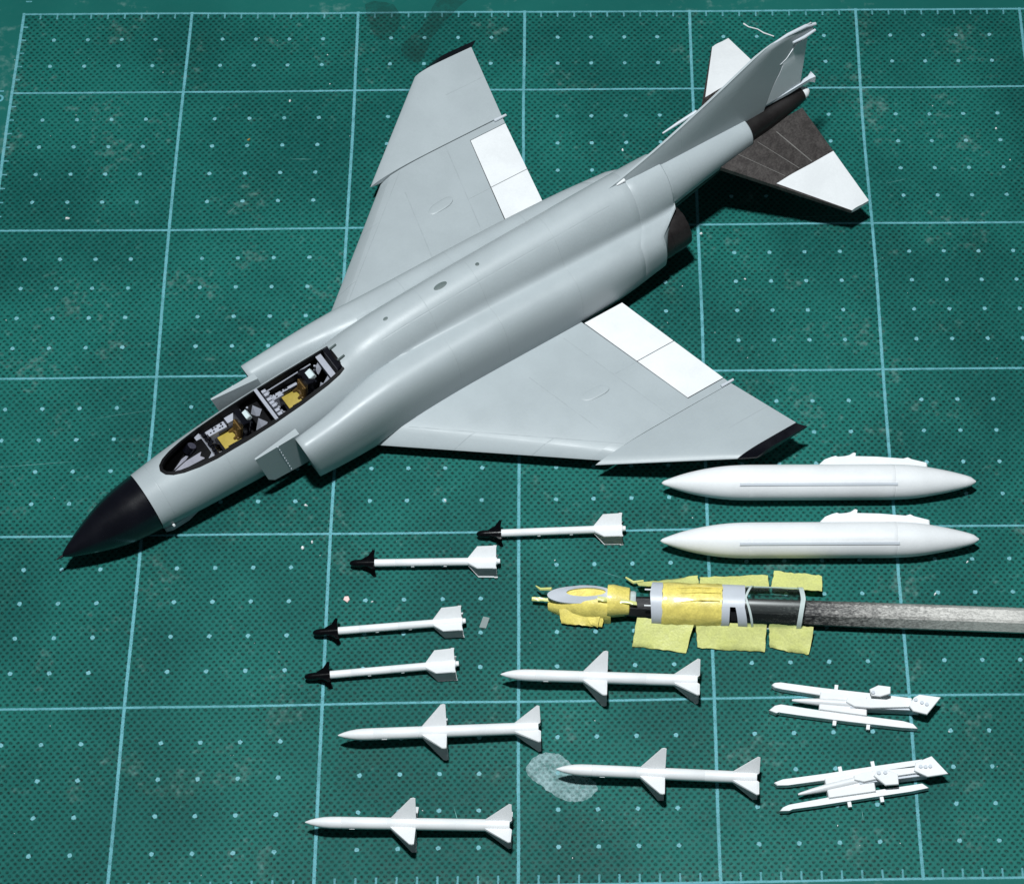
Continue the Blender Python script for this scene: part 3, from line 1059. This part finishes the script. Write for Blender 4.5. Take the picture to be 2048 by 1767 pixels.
# side consoles
for s0, s1, y, z, w in ((46.4, 53.2, -4.2, 16.4, 2.0), (53.4, 58.4, -4.3, 17.4, 2.0), (49.0, 57.0, 4.6, 15.0, 1.6), (67.0, 75.0, -3.9, 16.6, 1.5), (67.5, 79.5, 4.4, 16.6, 1.5)):
    c = Geo().box(J((s0 + s1) / 2, y, z - 2), (s1 - s0, w, 4)).build('side_console', PANELG, JET, smooth=False)
    g = Geo()
    if s0 != 53.4:
        for k in range(int((s1 - s0) / 0.9)):
            for q in (-0.5, 0.35):
                if random.random() < 0.6:
                    g.box(J(s0 + 0.6 + k * 0.9 + random.uniform(-0.2, 0.2), y + q, z + 0.08), (random.uniform(0.25, 0.6), random.uniform(0.2, 0.5), 0.3))
    else:
        g.box(J(s0 + 0.1, y, z - 1.0), (0.3, w + 0.05, 2.1))
    g.build('switch_box', BLACK, c, smooth=False)
# knee fairings beside the front panel
for s, y, r in ((46.9, 3.0, 2.3), (66.9, 2.4, 2.0)):
    g = Geo()
    g.loft([[J(s + q * 2.2, y + r * math.sin(t) * (1 - 0.25 * q), 13.4 + (4.0 + 0.05 * (s - 47)) * (1 - 0.5 * q) * max(0, math.cos(t))) for t in np.linspace(-1.57, 1.57, 12)] for q in (0, 0.5, 0.85, 1.0)])
    g.build('knee_fairing', PANELG, JET, angle=60)
# rear instrument bulkhead between the cockpits
g = Geo().box(J(64.6, 0, 17.6), (0.9, 11.0, 7.6), ry=R_(-8))
rb = g.build('rear_panel', PANELG, JET, smooth=False)
g = Geo()
for k in range(7):
    y = -4.2 + k * 1.35
    g.box(J(65.8, y, 19.8 + 0.3 * math.sin(k * 2.0)), (1.2, 0.9, 1.6))
    g.tube([J(66.4, y, 18.9), J(66.9, y + 0.2, 19.4)], 0.35, 6)
g.build('panel_instrument', PANELG, rb, smooth=False)
g = Geo().box(J(62.0, 0, 16.4), (4.4, 10.6, 0.6), ry=R_(6))
g.build('seat_bulkhead', PIT, JET, smooth=False)
for y, s, h in ((2.4, 60.6, 19.6), (-2.0, 61.4, 19.4), (3.4, 79.2, 21.4)):
    g = Geo().add([J(s - 1.7, y - 0.5, h - 3.4), J(s, y - 1.0, h), J(s + 1.6, y + 0.6, h - 1.2), J(s - 0.6, y + 1.4, h - 3.8)], [(0, 1, 2), (0, 2, 3), (0, 3, 1), (1, 3, 2)])
    g.build('canopy_jack', PANELG, JET, smooth=False)
# cables, levers and boxes crowding the tub
g = Geo()
for s, y, z in ((56.8, -3.0, 17.8), (58.0, -1.9, 18.6), (59.4, -3.2, 18.2), (55.2, 3.0, 16.8), (76.5, -2.8, 19.2), (78.4, -3.4, 20.0), (79.8, -1.6, 20.6), (77.2, 2.6, 18.6), (75.4, 2.9, 18.0)):
    g.box(J(s, y, z), (random.uniform(0.6, 1.3), random.uniform(0.5, 1.2), random.uniform(0.6, 1.4)), rz=random.uniform(-0.6, 0.6))
for s, y, z in ((48.6, -0.6, 14.8), (68.6, -0.6, 16.0)):
    g.tube([J(s, y, z - 3), J(s + 0.3, y, z), J(s + 0.1, y + 0.1, z + 1.4)], [0.3, 0.3, 0.5], 8)
g.build('cockpit_fitting', BLACK, JET, smooth=False)
g = Geo()
for s, y, z in ((57.6, -2.4, 18.9), (60.0, -3.6, 18.6), (77.6, -3.2, 20.4), (80.6, -3.0, 21.0), (44.6, -3.2, 17.6), (45.0, 3.4, 17.2)):
    g.box(J(s, y, z), (0.5, 0.45, 0.5), rz=random.uniform(-0.6, 0.6))
for y in (-4.4, 4.3):
    g.tube([J(66.5, y, 19.6), J(72, y * 1.02, 19.9), J(80, y * 0.92, 21.2)], 0.16, 5)
g.build('cockpit_fitting', PANELG, JET, smooth=False)
# aft bulkhead
g = Geo().box(J(82.8, -0.1, 20.8), (1.6, 7.8, 4.4), ry=R_(-6))
ab = g.build('aft_bulkhead', PANELG, JET, smooth=False)
g = Geo()
for y in (-2.6, 2.4):
    g.add([J(80.0, y - 0.7, 19.2), J(82.6, y - 0.9, 22.0), J(82.6, y + 0.9, 21.6), J(80.6, y + 0.9, 18.8)], [(0, 1, 2), (0, 2, 3), (0, 3, 1), (1, 3, 2)])
g.build('bulkhead_bracket', PANELG, ab, smooth=False)
g = Geo().prism([(84.0, 4.0), (84.0, -4.0), (85.6, -3.6), (86.2, 0), (85.6, 3.6)], 20, 24.9, 0.3)
g.build('turtle_deck_frame', BLACK, JET, smooth=False)


# ================================================================== MISSILES
def lathe(prof, n=24, zc=0.0):
    return [[(x, r * math.sin(2 * math.pi * k / n), zc + r * math.cos(2 * math.pi * k / n)) for k in range(n)] for x, r in prof]


def fin_plate(g, poly, ang, th, zc):
    """poly [(x, radius)] plate standing out from the body axis at angle ang from up"""
    n = len(poly)
    ca, sa = math.cos(ang), math.sin(ang)
    vs = []
    for sd in (-1, 1):
        for i, (x, r) in enumerate(poly):
            t = th * (1.0 if r < 1.3 else 0.55) / 2 * sd
            vs.append((x, r * sa + t * ca, zc + r * ca - t * sa))
    g.add(vs, [tuple(range(n))[::-1], tuple(range(n, 2 * n))] + [(i, (i + 1) % n, n + (i + 1) % n, n + i) for i in range(n)])


FA = [R_(a) for a in (-57, -125, 125, 45)]
FAL = [R_(a) for a in (-62, -126, 126, 40)]


def short_missile():
    t = empty('short_missile', (0, 0, 0))
    zc = 0.0
    Geo().loft(lathe([(6.4, 0.9), (6.5, 1.02), (11.9, 1.02), (12, 0.97), (12.1, 1.02), (21.9, 1.03), (22, 0.98), (22.1, 1.03), (30, 1.04), (38.6, 1.04), (38.7, 0.72), (39.4, 0.68), (39.45, 0.4)])).build('body', WHITE, t)
    Geo().loft(lathe([(0, 0.12), (0.15, 0.42), (0.6, 0.72), (1.2, 0.9), (2.2, 0.98), (6.6, 1.06), (6.7, 0.9)])).build('nose', GLOSS, t)
    for a in FA:
        g = Geo()
        fin_plate(g, [(2.6, 0.7), (6.7, 0.7), (6.5, 1.8), (6.9, 3.4), (6.3, 3.55), (5.0, 2.0), (4.0, 1.5)], a, 0.55, zc)
        g.build('canard', GLOSS, t, smooth=False)
        g = Geo()
        fin_plate(g, [(30.8, 0.8), (38.4, 0.8), (38.5, 3.5), (38.7, 4.25), (37.9, 4.3), (37.7, 4.15), (33.6, 4.05)], a, 0.5, zc)
        g.build('fin', WHITE, t, smooth=False)
    g = Geo()
    g.box((16.5, -0.9, -0.5), (0.8, 0.4, 0.4)).box((25.0, -0.9, -0.5), (0.8, 0.4, 0.4))
    g.build('launch_lug', WHITE, t, smooth=False)
    return t


def long_missile():
    t = empty('long_missile', (0, 0, 0))
    Geo().loft(lathe([(0, 0.08), (0.4, 0.3), (1.5, 0.72), (3.0, 1.1), (4.6, 1.36), (6.2, 1.48), (8.9, 1.52), (9.0, 1.45), (9.1, 1.52), (19.9, 1.52), (20, 1.46), (20.1, 1.52), (36.9, 1.52), (37, 1.46), (37.1, 1.52), (48.8, 1.52), (50.0, 1.35), (50.05, 0.9)])).build('body', WHITE, t)
    for a in FAL:
        g = Geo()
        fin_plate(g, [(20.6, 1.2), (26.2, 1.2), (27.1, 1.6), (27.1, 7.2), (26.6, 7.4), (25.9, 7.2)], a, 0.6, 0)
        g.build('wing', WHITE, t, smooth=False)
        g = Geo()
        fin_plate(g, [(43.6, 1.2), (50.1, 1.2), (50.6, 1.6), (50.5, 5.9), (49.9, 6.1)], a, 0.55, 0)
        g.build('fin', WHITE, t, smooth=False)
    Geo().box((11.5, -1.45, -0.2), (1.3, 0.3, 0.3)).build('launch_lug', WHITE, t, smooth=False)
    return t


def place(o, nose, ang, tilt, roll=0.0):
    o.location = [c * MM for c in nose]
    o.rotation_euler = (R_(roll), R_(tilt), R_(ang))


SHORT = [((-11.4, -52.0, 2.1), 1.25, -0.7, 0, 'black-nosed white missile farthest right, touching a mat line below the near wing'),
         ((-44.4, -60.3, 2.1), -0.33, -0.7, -3, 'black-nosed white missile second from the top, pointing at the jet nose'),
         ((-53.0, -80.6, 2.1), 3.83, -0.7, 3, 'black-nosed white missile third from the top, beside the clear chip'),
         ((-54.5, -93.2, 2.1), 4.32, -0.7, -2, 'black-nosed white missile lowest of its four')]
src = short_missile()
for i, (n, a, ti_, rl, lb) in enumerate(SHORT):
    o = src if i == 0 else copy_tree(src)
    place(o, n, a, ti_, rl)
    tag(o, lb, 'model missile', 'black-nosed short missiles')
LONG = [((-4.3, -94.8, 5.3), -2.03, 2.05, 0, 'all-white missile nearest the yellow tape, topmost of the white ones'),
        ((-44.7, -111.1, 5.3), 2.31, 2.05, -3, 'all-white missile just below the lowest black-nosed one'),
        ((9.8, -121.2, 5.3), -2.92, 2.05, 4, 'all-white missile with its nose lying over the glue smear'),
        ((-51.7, -134.3, 5.3), -1.29, 2.05, 2, 'all-white missile at the bottom left, lowest of all')]
src = long_missile()
for i, (n, a, ti_, rl, lb) in enumerate(LONG):
    o = src if i == 0 else copy_tree(src)
    place(o, n, a, ti_, rl)
    tag(o, lb, 'model missile', 'white long missiles')

# ================================================================== DROP TANKS
def tank():
    t = empty('drop_tank', (0, 0, 0))
    L = 83.9
    prof = [(0, 0.1), (0.4, 0.5), (1.5, 0.95), (4, 1.85), (8, 2.95), (12, 3.75), (16, 4.3), (20, 4.6), (24, 4.7), (60, 4.7), (64, 4.6), (68, 4.3), (72, 3.7), (76, 2.95), (80, 2.0), (82.4, 1.3), (83.5, 0.8), (83.9, 0.25)]
    f = pchip([p[0] for p in prof], [p[1] for p in prof])
    xs = sorted(set(list(np.linspace(0, 3, 7)) + list(np.linspace(3, 26, 16)) + list(np.linspace(26, 58, 6)) + list(np.linspace(58, L, 20))))
    xs = sorted(xs + [22.9, 23.0, 23.1, 61.9, 62.0, 62.1])
    Geo().loft(lathe([(x, f(x) - (0.06 if x in (23.0, 62.0) else 0)) for x in xs], 40)).build('tank_body', WHITE, t, angle=50)
    # long raised strip along the seam
    g = Geo()
    a = R_(142)
    ca, sa = math.cos(a), math.sin(a)
    vs = []
    for x in (20.6, 62.4):
        for q, h in ((-0.38, 4.55), (-0.30, 4.95), (0.30, 4.95), (0.38, 4.55)):
            vs.append((x, -(h * sa + q * ca), -(h * ca) + q * sa))
    g.add(vs, [(0, 1, 2, 3), (4, 7, 6, 5), (0, 4, 5, 1), (1, 5, 6, 2), (2, 6, 7, 3), (3, 7, 4, 0)])
    g.build('side_strip', LIGHT, t, smooth=False)
    # pylon lying flat, pointing away
    pl = [(41.5, 4.2), (43.4, 6.2), (45.0, 6.9), (46.3, 7.3), (46.9, 7.0), (48.8, 7.2), (50.2, 7.6), (51.3, 8.4), (51.8, 8.2), (51.6, 7.2), (58, 7.0), (65, 6.3), (66.2, 6.7), (67.2, 6.1), (71.0, 5.0), (71.0, 3.2), (60, 4.2)]
    Geo().prism(pl, -0.2, 1.5, 0.3).build('pylon', WHITE, t, smooth=False)
    return t


src = tank()
for i, ((x, y, z), a, lb) in enumerate([((37.8, -38.7, 4.75), -0.49, 'white drop tank nearer the jet wing, upper of the two'), ((37.1, -56.3, 4.75), -0.54, 'white drop tank above the yellow taped canopy, lower of the two')]):
    o = src if i == 0 else copy_tree(src)
    o.location = (x * MM, y * MM, z * MM)
    o.rotation_euler = (R_(3 * i), 0, R_(a))
    tag(o, lb, 'drop tank', 'white drop tanks')


# ================================================================== LAUNCHER PYLONS
def bolt(g, x, y, z, r=0.6):
    g.tube([(x, y, z), (x, y, z + 0.5)], [r, r * 0.85], 12)


def launcher(name, railA, railB, body, block, front_plate, rear_plate, lugs, bolts, label):
    cx = sum(p[0] for p in block) / len(block)
    cy = sum(p[1] for p in block) / len(block)
    t = empty(name, (cx, cy, 0))
    sh = lambda poly: [(x - cx, y - cy) for x, y in poly]
    for rail, lg in ((railA, lugs[0]), (railB, lugs[1])):
        r = Geo().prism(sh(rail), 0.5, 2.2, 0.25).build('launch_rail', WHITE, t, smooth=False)
        g = Geo()
        for (lx, ly, rot) in lg:
            g.box((lx - cx, ly - cy, 1.2), (0.9, 1.6, 0.9), rz=rot)
        g.build('rail_lug', WHITE, r, smooth=False)
    Geo().prism(sh(block), 0.3, 2.9, 0.25).build('adapter_block', WHITE, t, smooth=False)
    # round-backed pylon body with pointed nose
    ax, ay, bx, by = body
    d = Vector((bx - ax, by - ay))
    Ln = d.length
    d.normalize()
    nrm = Vector((-d.y, d.x))
    rings = []
    for f, w, h in ((0, 0.22, 0.3), (0.05, 0.4, 0.5), (0.25, 0.7, 0.9), (0.5, 0.95, 1.2), (0.8, 1.05, 1.3), (1.0, 1.05, 1.3)):
        c = Vector((ax, ay)) + d * Ln * f
        rings.append([(c.x - cx + nrm.x * w * math.cos(k * math.pi / 6), c.y - cy + nrm.y * w * math.cos(k * math.pi / 6), 2.3 + h * math.sin(k * math.pi / 6)) for k in range(12)])
    Geo().loft(rings).build('pylon_body', WHITE, t, angle=50)
    # top flange running from the body to the rear plate
    fl = [(bx - d.x * 1 + nrm.x * 0.9, by - d.y * 1 + nrm.y * 0.9), (bx - d.x * 1.2 - nrm.x * 0.2, by - d.y * 1.2 - nrm.y * 0.2), (bx + d.x * 1 - nrm.x * 1.3, by + d.y * 1 - nrm.y * 1.3), (bx + d.x * 5 - nrm.x * 1.4, by + d.y * 5 - nrm.y * 1.4)]
    rc = Vector((sum(p[0] for p in rear_plate) / len(rear_plate), sum(p[1] for p in rear_plate) / len(rear_plate)))
    fl += [(rc.x - nrm.x * 0.6, rc.y - nrm.y * 0.6), (rc.x + nrm.x * 0.8, rc.y + nrm.y * 0.8), (bx + d.x * 2 + nrm.x * 1.2, by + d.y * 2 + nrm.y * 1.2)]
    Geo().prism(sh(fl), 3.3, 4.1, 0.2).build('top_flange', WHITE, t, smooth=False)
    web = [(bx - nrm.x * 1.3, by - nrm.y * 1.3), (rc.x - nrm.x * 1.3, rc.y - nrm.y * 1.3), (rc.x + nrm.x * 0.9, rc.y + nrm.y * 0.9), (bx + nrm.x * 0.9, by + nrm.y * 0.9)]
    Geo().prism(sh(web), 0.6, 3.25).build('web', LIGHT, t, smooth=False)
    for pl, bl, z in ((front_plate, bolts[0], 4.2), (rear_plate, bolts[1], 4.2)):
        s_ = Geo().prism(sh(pl), z, z + 0.7, 0.15).build('sway_brace_plate', WHITE, t, smooth=False)
        g = Geo()
        for x, y in bl: bolt(g, x - cx, y - cy, z + 0.6, 0.55)
        g.build('bolt_head', LIGHT, s_, smooth=False)
    tag(t, label, 'model pylon', 'white launcher pylons')
    return t


launcher('launcher_pylon',
         [(64.7, -97.4), (65.4, -96.8), (66.8, -96.7), (78, -98.4), (90, -100.2), (100.5, -101.8), (100.4, -103.4), (90, -102.0), (77.1, -100.5), (67.4, -98.7), (65.6, -98.2)],
         [(63.7, -104.5), (65.2, -103.2), (66.6, -102.9), (77, -104.8), (88.4, -106.6), (98.0, -108.2), (100.4, -109.0), (101.4, -110.3), (97.5, -110.0), (84, -108.1), (72, -106.2), (66.4, -105.2), (66.2, -105.0), (65.4, -105.3)],
         (69.7, -101.9, 84.5, -103.3),
         [(77.0, -99.9), (88.9, -101.6), (88.5, -106.8), (76.4, -104.8)],
         [(89.4, -100.3), (91.7, -99.2), (94.8, -99.7), (94.6, -101.6), (92.0, -102.4), (89.8, -102.1)],
         [(100.5, -102.8), (102.0, -102.0), (107.4, -102.9), (103.5, -107.6), (100.1, -106.6), (99.1, -105.1)],
         [[(81.3, -98.2, -0.15)], [(80.3, -108.0, -0.15), (88.8, -109.3, -0.15)]],
         [[(90.2, -101.4)], [(100.9, -103.6), (102.4, -104.4), (103.6, -104.9)]],
         'white launcher pylon with twin rails tilted down to the right, upper one')
launcher('launcher_pylon',
         [(64.1, -124.5), (66.1, -123.7), (76.8, -122.3), (90, -120.4), (102.0, -118.8), (101.0, -120.4), (90, -122.0), (77, -124.1), (67.5, -125.3), (65.0, -125.3)],
         [(65.2, -132.2), (66.0, -131.2), (67.3, -130.6), (77.4, -128.7), (90, -127.0), (101.5, -125.4), (103.0, -126.6), (98.6, -127.5), (88, -129.0), (74.6, -131.0), (68.2, -131.8), (67.4, -132.2)],
         (70.0, -127.9, 85.2, -124.4),
         [(76.8, -123.9), (77.6, -129.2), (89.5, -127.6), (89.0, -122.0)],
         [(88.9, -124.2), (91.7, -126.8), (95.0, -126.6), (95.0, -123.8), (92.5, -122.8), (89.9, -122.8)],
         [(99.6, -120.8), (103.8, -119.1), (107.6, -124.0), (102.4, -124.7), (99.1, -123.0)],
         [[(81.0, -121.0, 0.14), (89.3, -119.7, 0.14)], [(82.8, -130.4, 0.14), (91.0, -129.2, 0.14)]],
         [[(90.2, -123.6), (91.8, -123.5)], [(100.8, -122.0), (102.0, -122.1), (103.2, -122.0)]],
         'white launcher pylon with twin rails tilted up to the right, lower one')

# ================================================================== ROD, CANOPY, WINDSCREEN
RA = R_(-3.25)
rod = Geo()
rings = []
for x, r in ((0, 2.4), (0.5, 2.75), (14, 3.2), (60, 3.55), (130, 3.55), (170, 3.5)):
    ring = []
    for k in range(6):
        for dth in (-0.42, 0.42):
            t = R_(60 * k + 32) + dth
            ring.append((x, r * math.cos(t), 3.15 + r * 0.92 * math.sin(t)))
    rings.append(ring)
rod.loft(rings)
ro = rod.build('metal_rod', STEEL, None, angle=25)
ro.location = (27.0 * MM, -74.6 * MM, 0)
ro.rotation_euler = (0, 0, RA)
tag(ro, 'dark-to-bright steel rod running out of the frame under the taped canopy', 'metal rod')

CAN = empty('cockpit_canopy', (27.0, -74.6, 0), RA)
tag(CAN, 'long clear model canopy with grey frames and yellow masking tape, over the rod', 'model canopy')
CY, CZ = 0.7, 3.4


def arc_sheet(g, x0, x1, r, a0, a1, th=0.35, nx=6, na=24, wob=0.0, slant=0.0, edge=0.0):
    """curved strip round the canopy axis; angle 0 = up, positive towards the far side"""
    outer, inner = [], []
    for i in range(nx + 1):
        ro_, ri_ = [], []
        for k in range(na + 1):
            a = a0 + (a1 - a0) * k / na
            x = x0 + (x1 - x0) * i / nx + slant * abs(math.sin(a)) * r
            if edge and i in (0, nx): x += random.uniform(-edge, edge)
            rr_ = r + (random.uniform(-wob, wob) + 0.4 * wob * math.sin(3.1 * i + 5 * a)) if wob else r
            ro_.append((x, CY + rr_ * math.sin(a), CZ + rr_ * math.cos(a)))
            ri_.append((x, CY + (rr_ - th) * math.sin(a), CZ + (rr_ - th) * math.cos(a)))
        outer.append(ro_)
        inner.append(ri_)
    rows = [o_ + i_[::-1] for o_, i_ in zip(outer, inner)]
    g.loft(rows)
    return g


FR = paint('canopy_frame_grey', (0.50, 0.53, 0.58), 0.4, 0.05)
A0, A1 = R_(-112), R_(78)
arc_sheet(Geo(), 7.0, 10.4, 5.75, A0, A1, 0.5, slant=0.10).build('front_frame', FR, CAN)
g = arc_sheet(Geo(), 10.2, 25.6, 5.86, R_(-100), R_(84), 0.5, nx=12, na=22, wob=0.13, edge=0.15)
for a, xa, xb in ((R_(8), 14, 25.2), (R_(-14), 15, 25.0), (R_(25), 13, 25)):
    g.tube([(xa, CY + 5.8 * math.sin(a - 0.1), CZ + 5.8 * math.cos(a - 0.1)), ((xa + xb) / 2, CY + 6.0 * math.sin(a), CZ + 6.0 * math.cos(a)), (xb, CY + 5.9 * math.sin(a), CZ + 5.9 * math.cos(a))], [0.08, 0.22, 0.25], 6)
g.build('masked_panel', TAPE2, CAN, angle=60)
g = Geo()
arc_sheet(g, 25.5, 31.4, 5.8, R_(-28), A1, 0.5)
arc_sheet(g, 25.5, 27.6, 5.8, A0, R_(-28.1), 0.5)
arc_sheet(g, 28.2, 30.6, 5.8, A0, R_(-28.1), 0.5, slant=0.30)
g.build('centre_frame', FR, CAN)
for x_ in (6.6, 6.5):
    pass
g = Geo()
for a in (R_(-32), R_(14)):
    g.tube([(5.6, CY + 5.55 * math.sin(a), CZ + 5.55 * math.cos(a)), (7.4, CY + 5.55 * math.sin(a), CZ + 5.55 * math.cos(a))], 0.22, 6)
g.build('hinge_pin', WHITE, CAN)
arc_sheet(Geo(), 31.4, 46.6, 5.7, A0, A1, 0.35).build('clear_panel', CLEAR, CAN)
arc_sheet(Geo(), 45.8, 47.0, 5.83, A0, A1, 0.5, slant=-0.14).build('rear_frame', FROST, CAN)
arc_sheet(Geo(), 31.2, 31.8, 5.81, A0, A1, 0.4, slant=0.36).build('clear_edge', FROST, CAN)


g = Geo()
for a in (A1, A0 + 0.35):
    g.tube([(31.8, CY + 5.75 * math.sin(a), CZ + 5.75 * math.cos(a)), (46.4, CY + 5.75 * math.sin(a), CZ + 5.75 * math.cos(a))], 0.16, 6)
g.build('clear_rail', FROST, CAN)


def wl(x, y, org=(27.0, -74.6), ang=RA):       # world mm -> canopy local mm
    dx, dy = x - org[0], y - org[1]
    return (dx * math.cos(-ang) - dy * math.sin(-ang), dx * math.sin(-ang) + dy * math.cos(-ang))


def tape_piece(corners, name, parent, conv=wl, z_in=2.6, z_out=0.5, nx=14, ny=6, jag=0.17, curl=0.0, mat=None):
    """corners: inner-left, outer-left, outer-right, inner-right (world mm)"""
    a, b, c, d = (Vector(conv(*p)) for p in corners)
    rows_t, rows_b = [], []
    ph = random.uniform(0, 6)
    for i in range(nx + 1):
        u = i / nx
        rt, rb_ = [], []
        for j in range(ny + 1):
            v = j / ny
            p = (a * (1 - u) + d * u) * (1 - v) + (b * (1 - u) + c * u) * v
            e = jag if (j in (0, ny) or i in (0, nx)) else 0.0
            x = p.x + random.uniform(-e, e)
            y = p.y + random.uniform(-e, e) + (0.5 * math.sin(u * 5 + ph) * jag if j == ny else 0)
            z = z_in + (z_out - z_in) * v + 0.16 * math.sin(u * 8 + ph) * math.sin(v * 4) + curl * max(0, abs(u - 0.5) - 0.35) * v * 6
            z = max(z, 0.15)
            rt.append((x, y, z + 0.07))
            rb_.append((x, y, z - 0.07))
        rows_t.append(rt + rb_[::-1])
    return Geo().loft(rows_t).build(name, mat or TAPE, parent, angle=60)


tape_piece([(30.6, -78.6), (29.3, -85.0), (43.1, -87.0), (45.3, -80.0)], 'tape_tab', CAN, z_in=4.2)
tape_piece([(45.8, -80.0), (46.0, -85.6), (63.4, -87.2), (64.2, -81.0)], 'tape_tab', CAN, z_in=4.2)
tape_piece([(64.7, -80.9), (64.8, -85.8), (74.9, -88.3), (76.2, -82.0)], 'tape_tab', CAN, z_in=4.0)
tape_piece([(31.5, -69.3), (30.6, -67.4), (46.6, -65.6), (46.8, -69.2)], 'tape_tab', CAN, z_in=4.0, z_out=2.4, ny=4, jag=0.16)
tape_piece([(47.2, -69.3), (47.2, -65.8), (65.0, -65.6), (65.2, -70.2)], 'tape_tab', CAN, z_in=4.0, z_out=2.2, ny=4, jag=0.16)
tape_piece([(65.8, -69.8), (66.9, -64.0), (79.4, -65.8), (78.9, -71.2)], 'tape_tab', CAN, z_in=3.4, z_out=1.8)
g = Geo().tube([wl(27.8, -65.6) + (2.2,), wl(29.8, -66.9) + (1.8,), wl(32.5, -66.6) + (2.0,)], [0.25, 0.45, 0.3], 6)
g.build('tape_curl', TAPE, CAN)

WS = empty('windscreen', (4.5, -72.6, 0), R_(-3.0))
tag(WS, 'small grey windscreen frame with oval window, wrapped in yellow tape at the rod tip', 'model windscreen')
wl2 = lambda x, y: wl(x, y, (4.5, -72.6), R_(-3.0))
wsr = pchip([3, 6, 10, 15, 19.5], [1.2, 2.6, 3.7, 4.3, 4.45])
wsh = pchip([3, 6, 10, 15, 19.5], [2.0, 3.6, 5.2, 6.3, 6.6])


def ws_top(x, y):
    r = wsr(x)
    return wsh(x) * max(0.0, 1 - (abs(y) / r) ** 2.4) ** (1 / 2.4)


def ws_ring(x, sc=1.0):
    r, h = wsr(x) * sc, wsh(x) * sc
    ring = [(x, r * math.copysign(abs(math.cos(t)) ** 0.83, math.cos(t)), max(0.05, h * abs(math.sin(t)) ** 0.83)) for t in np.linspace(math.pi, 0, 20)]
    return ring


Geo().loft([ws_ring(x) for x in (3.0, 4, 6, 8, 10, 13, 16, 19.5)]).build('tape_mask', TAPE2, WS, angle=60)
# frame: flattened ring following the top of the mask
NR = 40
rows = [[], [], [], []]
for k in range(NR):
    t = 2 * math.pi * k / NR
    egg = 1.0 + 0.12 * math.cos(t)
    xo, yo = 11.3 + 8.4 * math.cos(t), 1.0 + 2.75 * math.sin(t) * (1.0 if math.cos(t) > 0 else 0.94)
    xi, yi = 13.0 + 5.1 * math.cos(t), 1.15 + 1.25 * math.sin(t)
    zo_ = 5.6 + 0.12 * (xo - 11) - 0.10 * (yo - 1) ** 2 * 0.5
    zi_ = 6.3 + 0.10 * (xi - 11)
    rows[0].append((xo, yo, zo_ - 0.7))
    rows[1].append((xo, yo, zo_))
    rows[2].append((xi, yi, zi_))
    rows[3].append((xi, yi, zi_ - 0.9))
Geo().loft(rows + [rows[0]], False, False).build('frame', FR, WS, angle=50)
g = Geo().add([(13.0 + 5.2 * math.cos(2 * math.pi * k / 24), 1.15 + 1.35 * math.sin(2 * math.pi * k / 24), 5.9 + 0.5 * math.cos(2 * math.pi * k / 24)) for k in range(24)], [tuple(range(24))])
g.build('masked_window', TAPE2, WS, smooth=False)
arc = lambda x, r, zc: [(x, 0.2 + r * math.sin(t), zc + r * math.cos(t)) for t in np.linspace(0, 2 * math.pi, 20, endpoint=False)]
Geo().loft([arc(18.6, 4.2, 3.9), arc(20.0, 4.3, 3.9), arc(22.5, 3.9, 3.7), arc(24.2, 3.7, 3.6), arc(24.5, 3.2, 3.5)]).build('tape_wrap', TAPE2, WS, angle=50)
Geo().loft([arc(24.2, 3.0, 3.3), arc(25.4, 3.05, 3.3), arc(25.9, 2.8, 3.2)]).build('rod_collar', FROST, WS, angle=50)
tape_piece([(10.5, -75.3), (10.9, -78.4), (21.6, -79.6), (22.2, -76.0)], 'tape_flap', WS, conv=wl2, z_in=3.4, z_out=1.2, jag=0.12, mat=TAPE2)
tape_piece([(12.0, -74.6), (12.6, -75.6), (20.4, -79.9), (21.5, -75.2)], 'tape_flap', WS, conv=wl2, z_in=4.0, z_out=1.6, jag=0.1, mat=TAPE2)
tape_piece([(3.4, -71.2), (3.3, -72.2), (11.6, -73.0), (11.6, -72.2)], 'tape_strip', WS, conv=wl2, z_in=2.6, z_out=2.4, ny=2, jag=0.06)
tape_piece([(20.5, -73.9), (20.5, -75.0), (30.6, -76.4), (30.5, -75.6)], 'tape_strip', WS, conv=wl2, z_in=7.4, z_out=7.0, ny=2, jag=0.06)
g = Geo().tube([wl2(4.4, -68.2) + (3.0,), wl2(5.6, -69.4) + (3.4,), wl2(8.6, -69.8) + (4.2,)], [0.15, 0.4, 0.45], 6)
g.build('tape_curl', TAPE, WS)
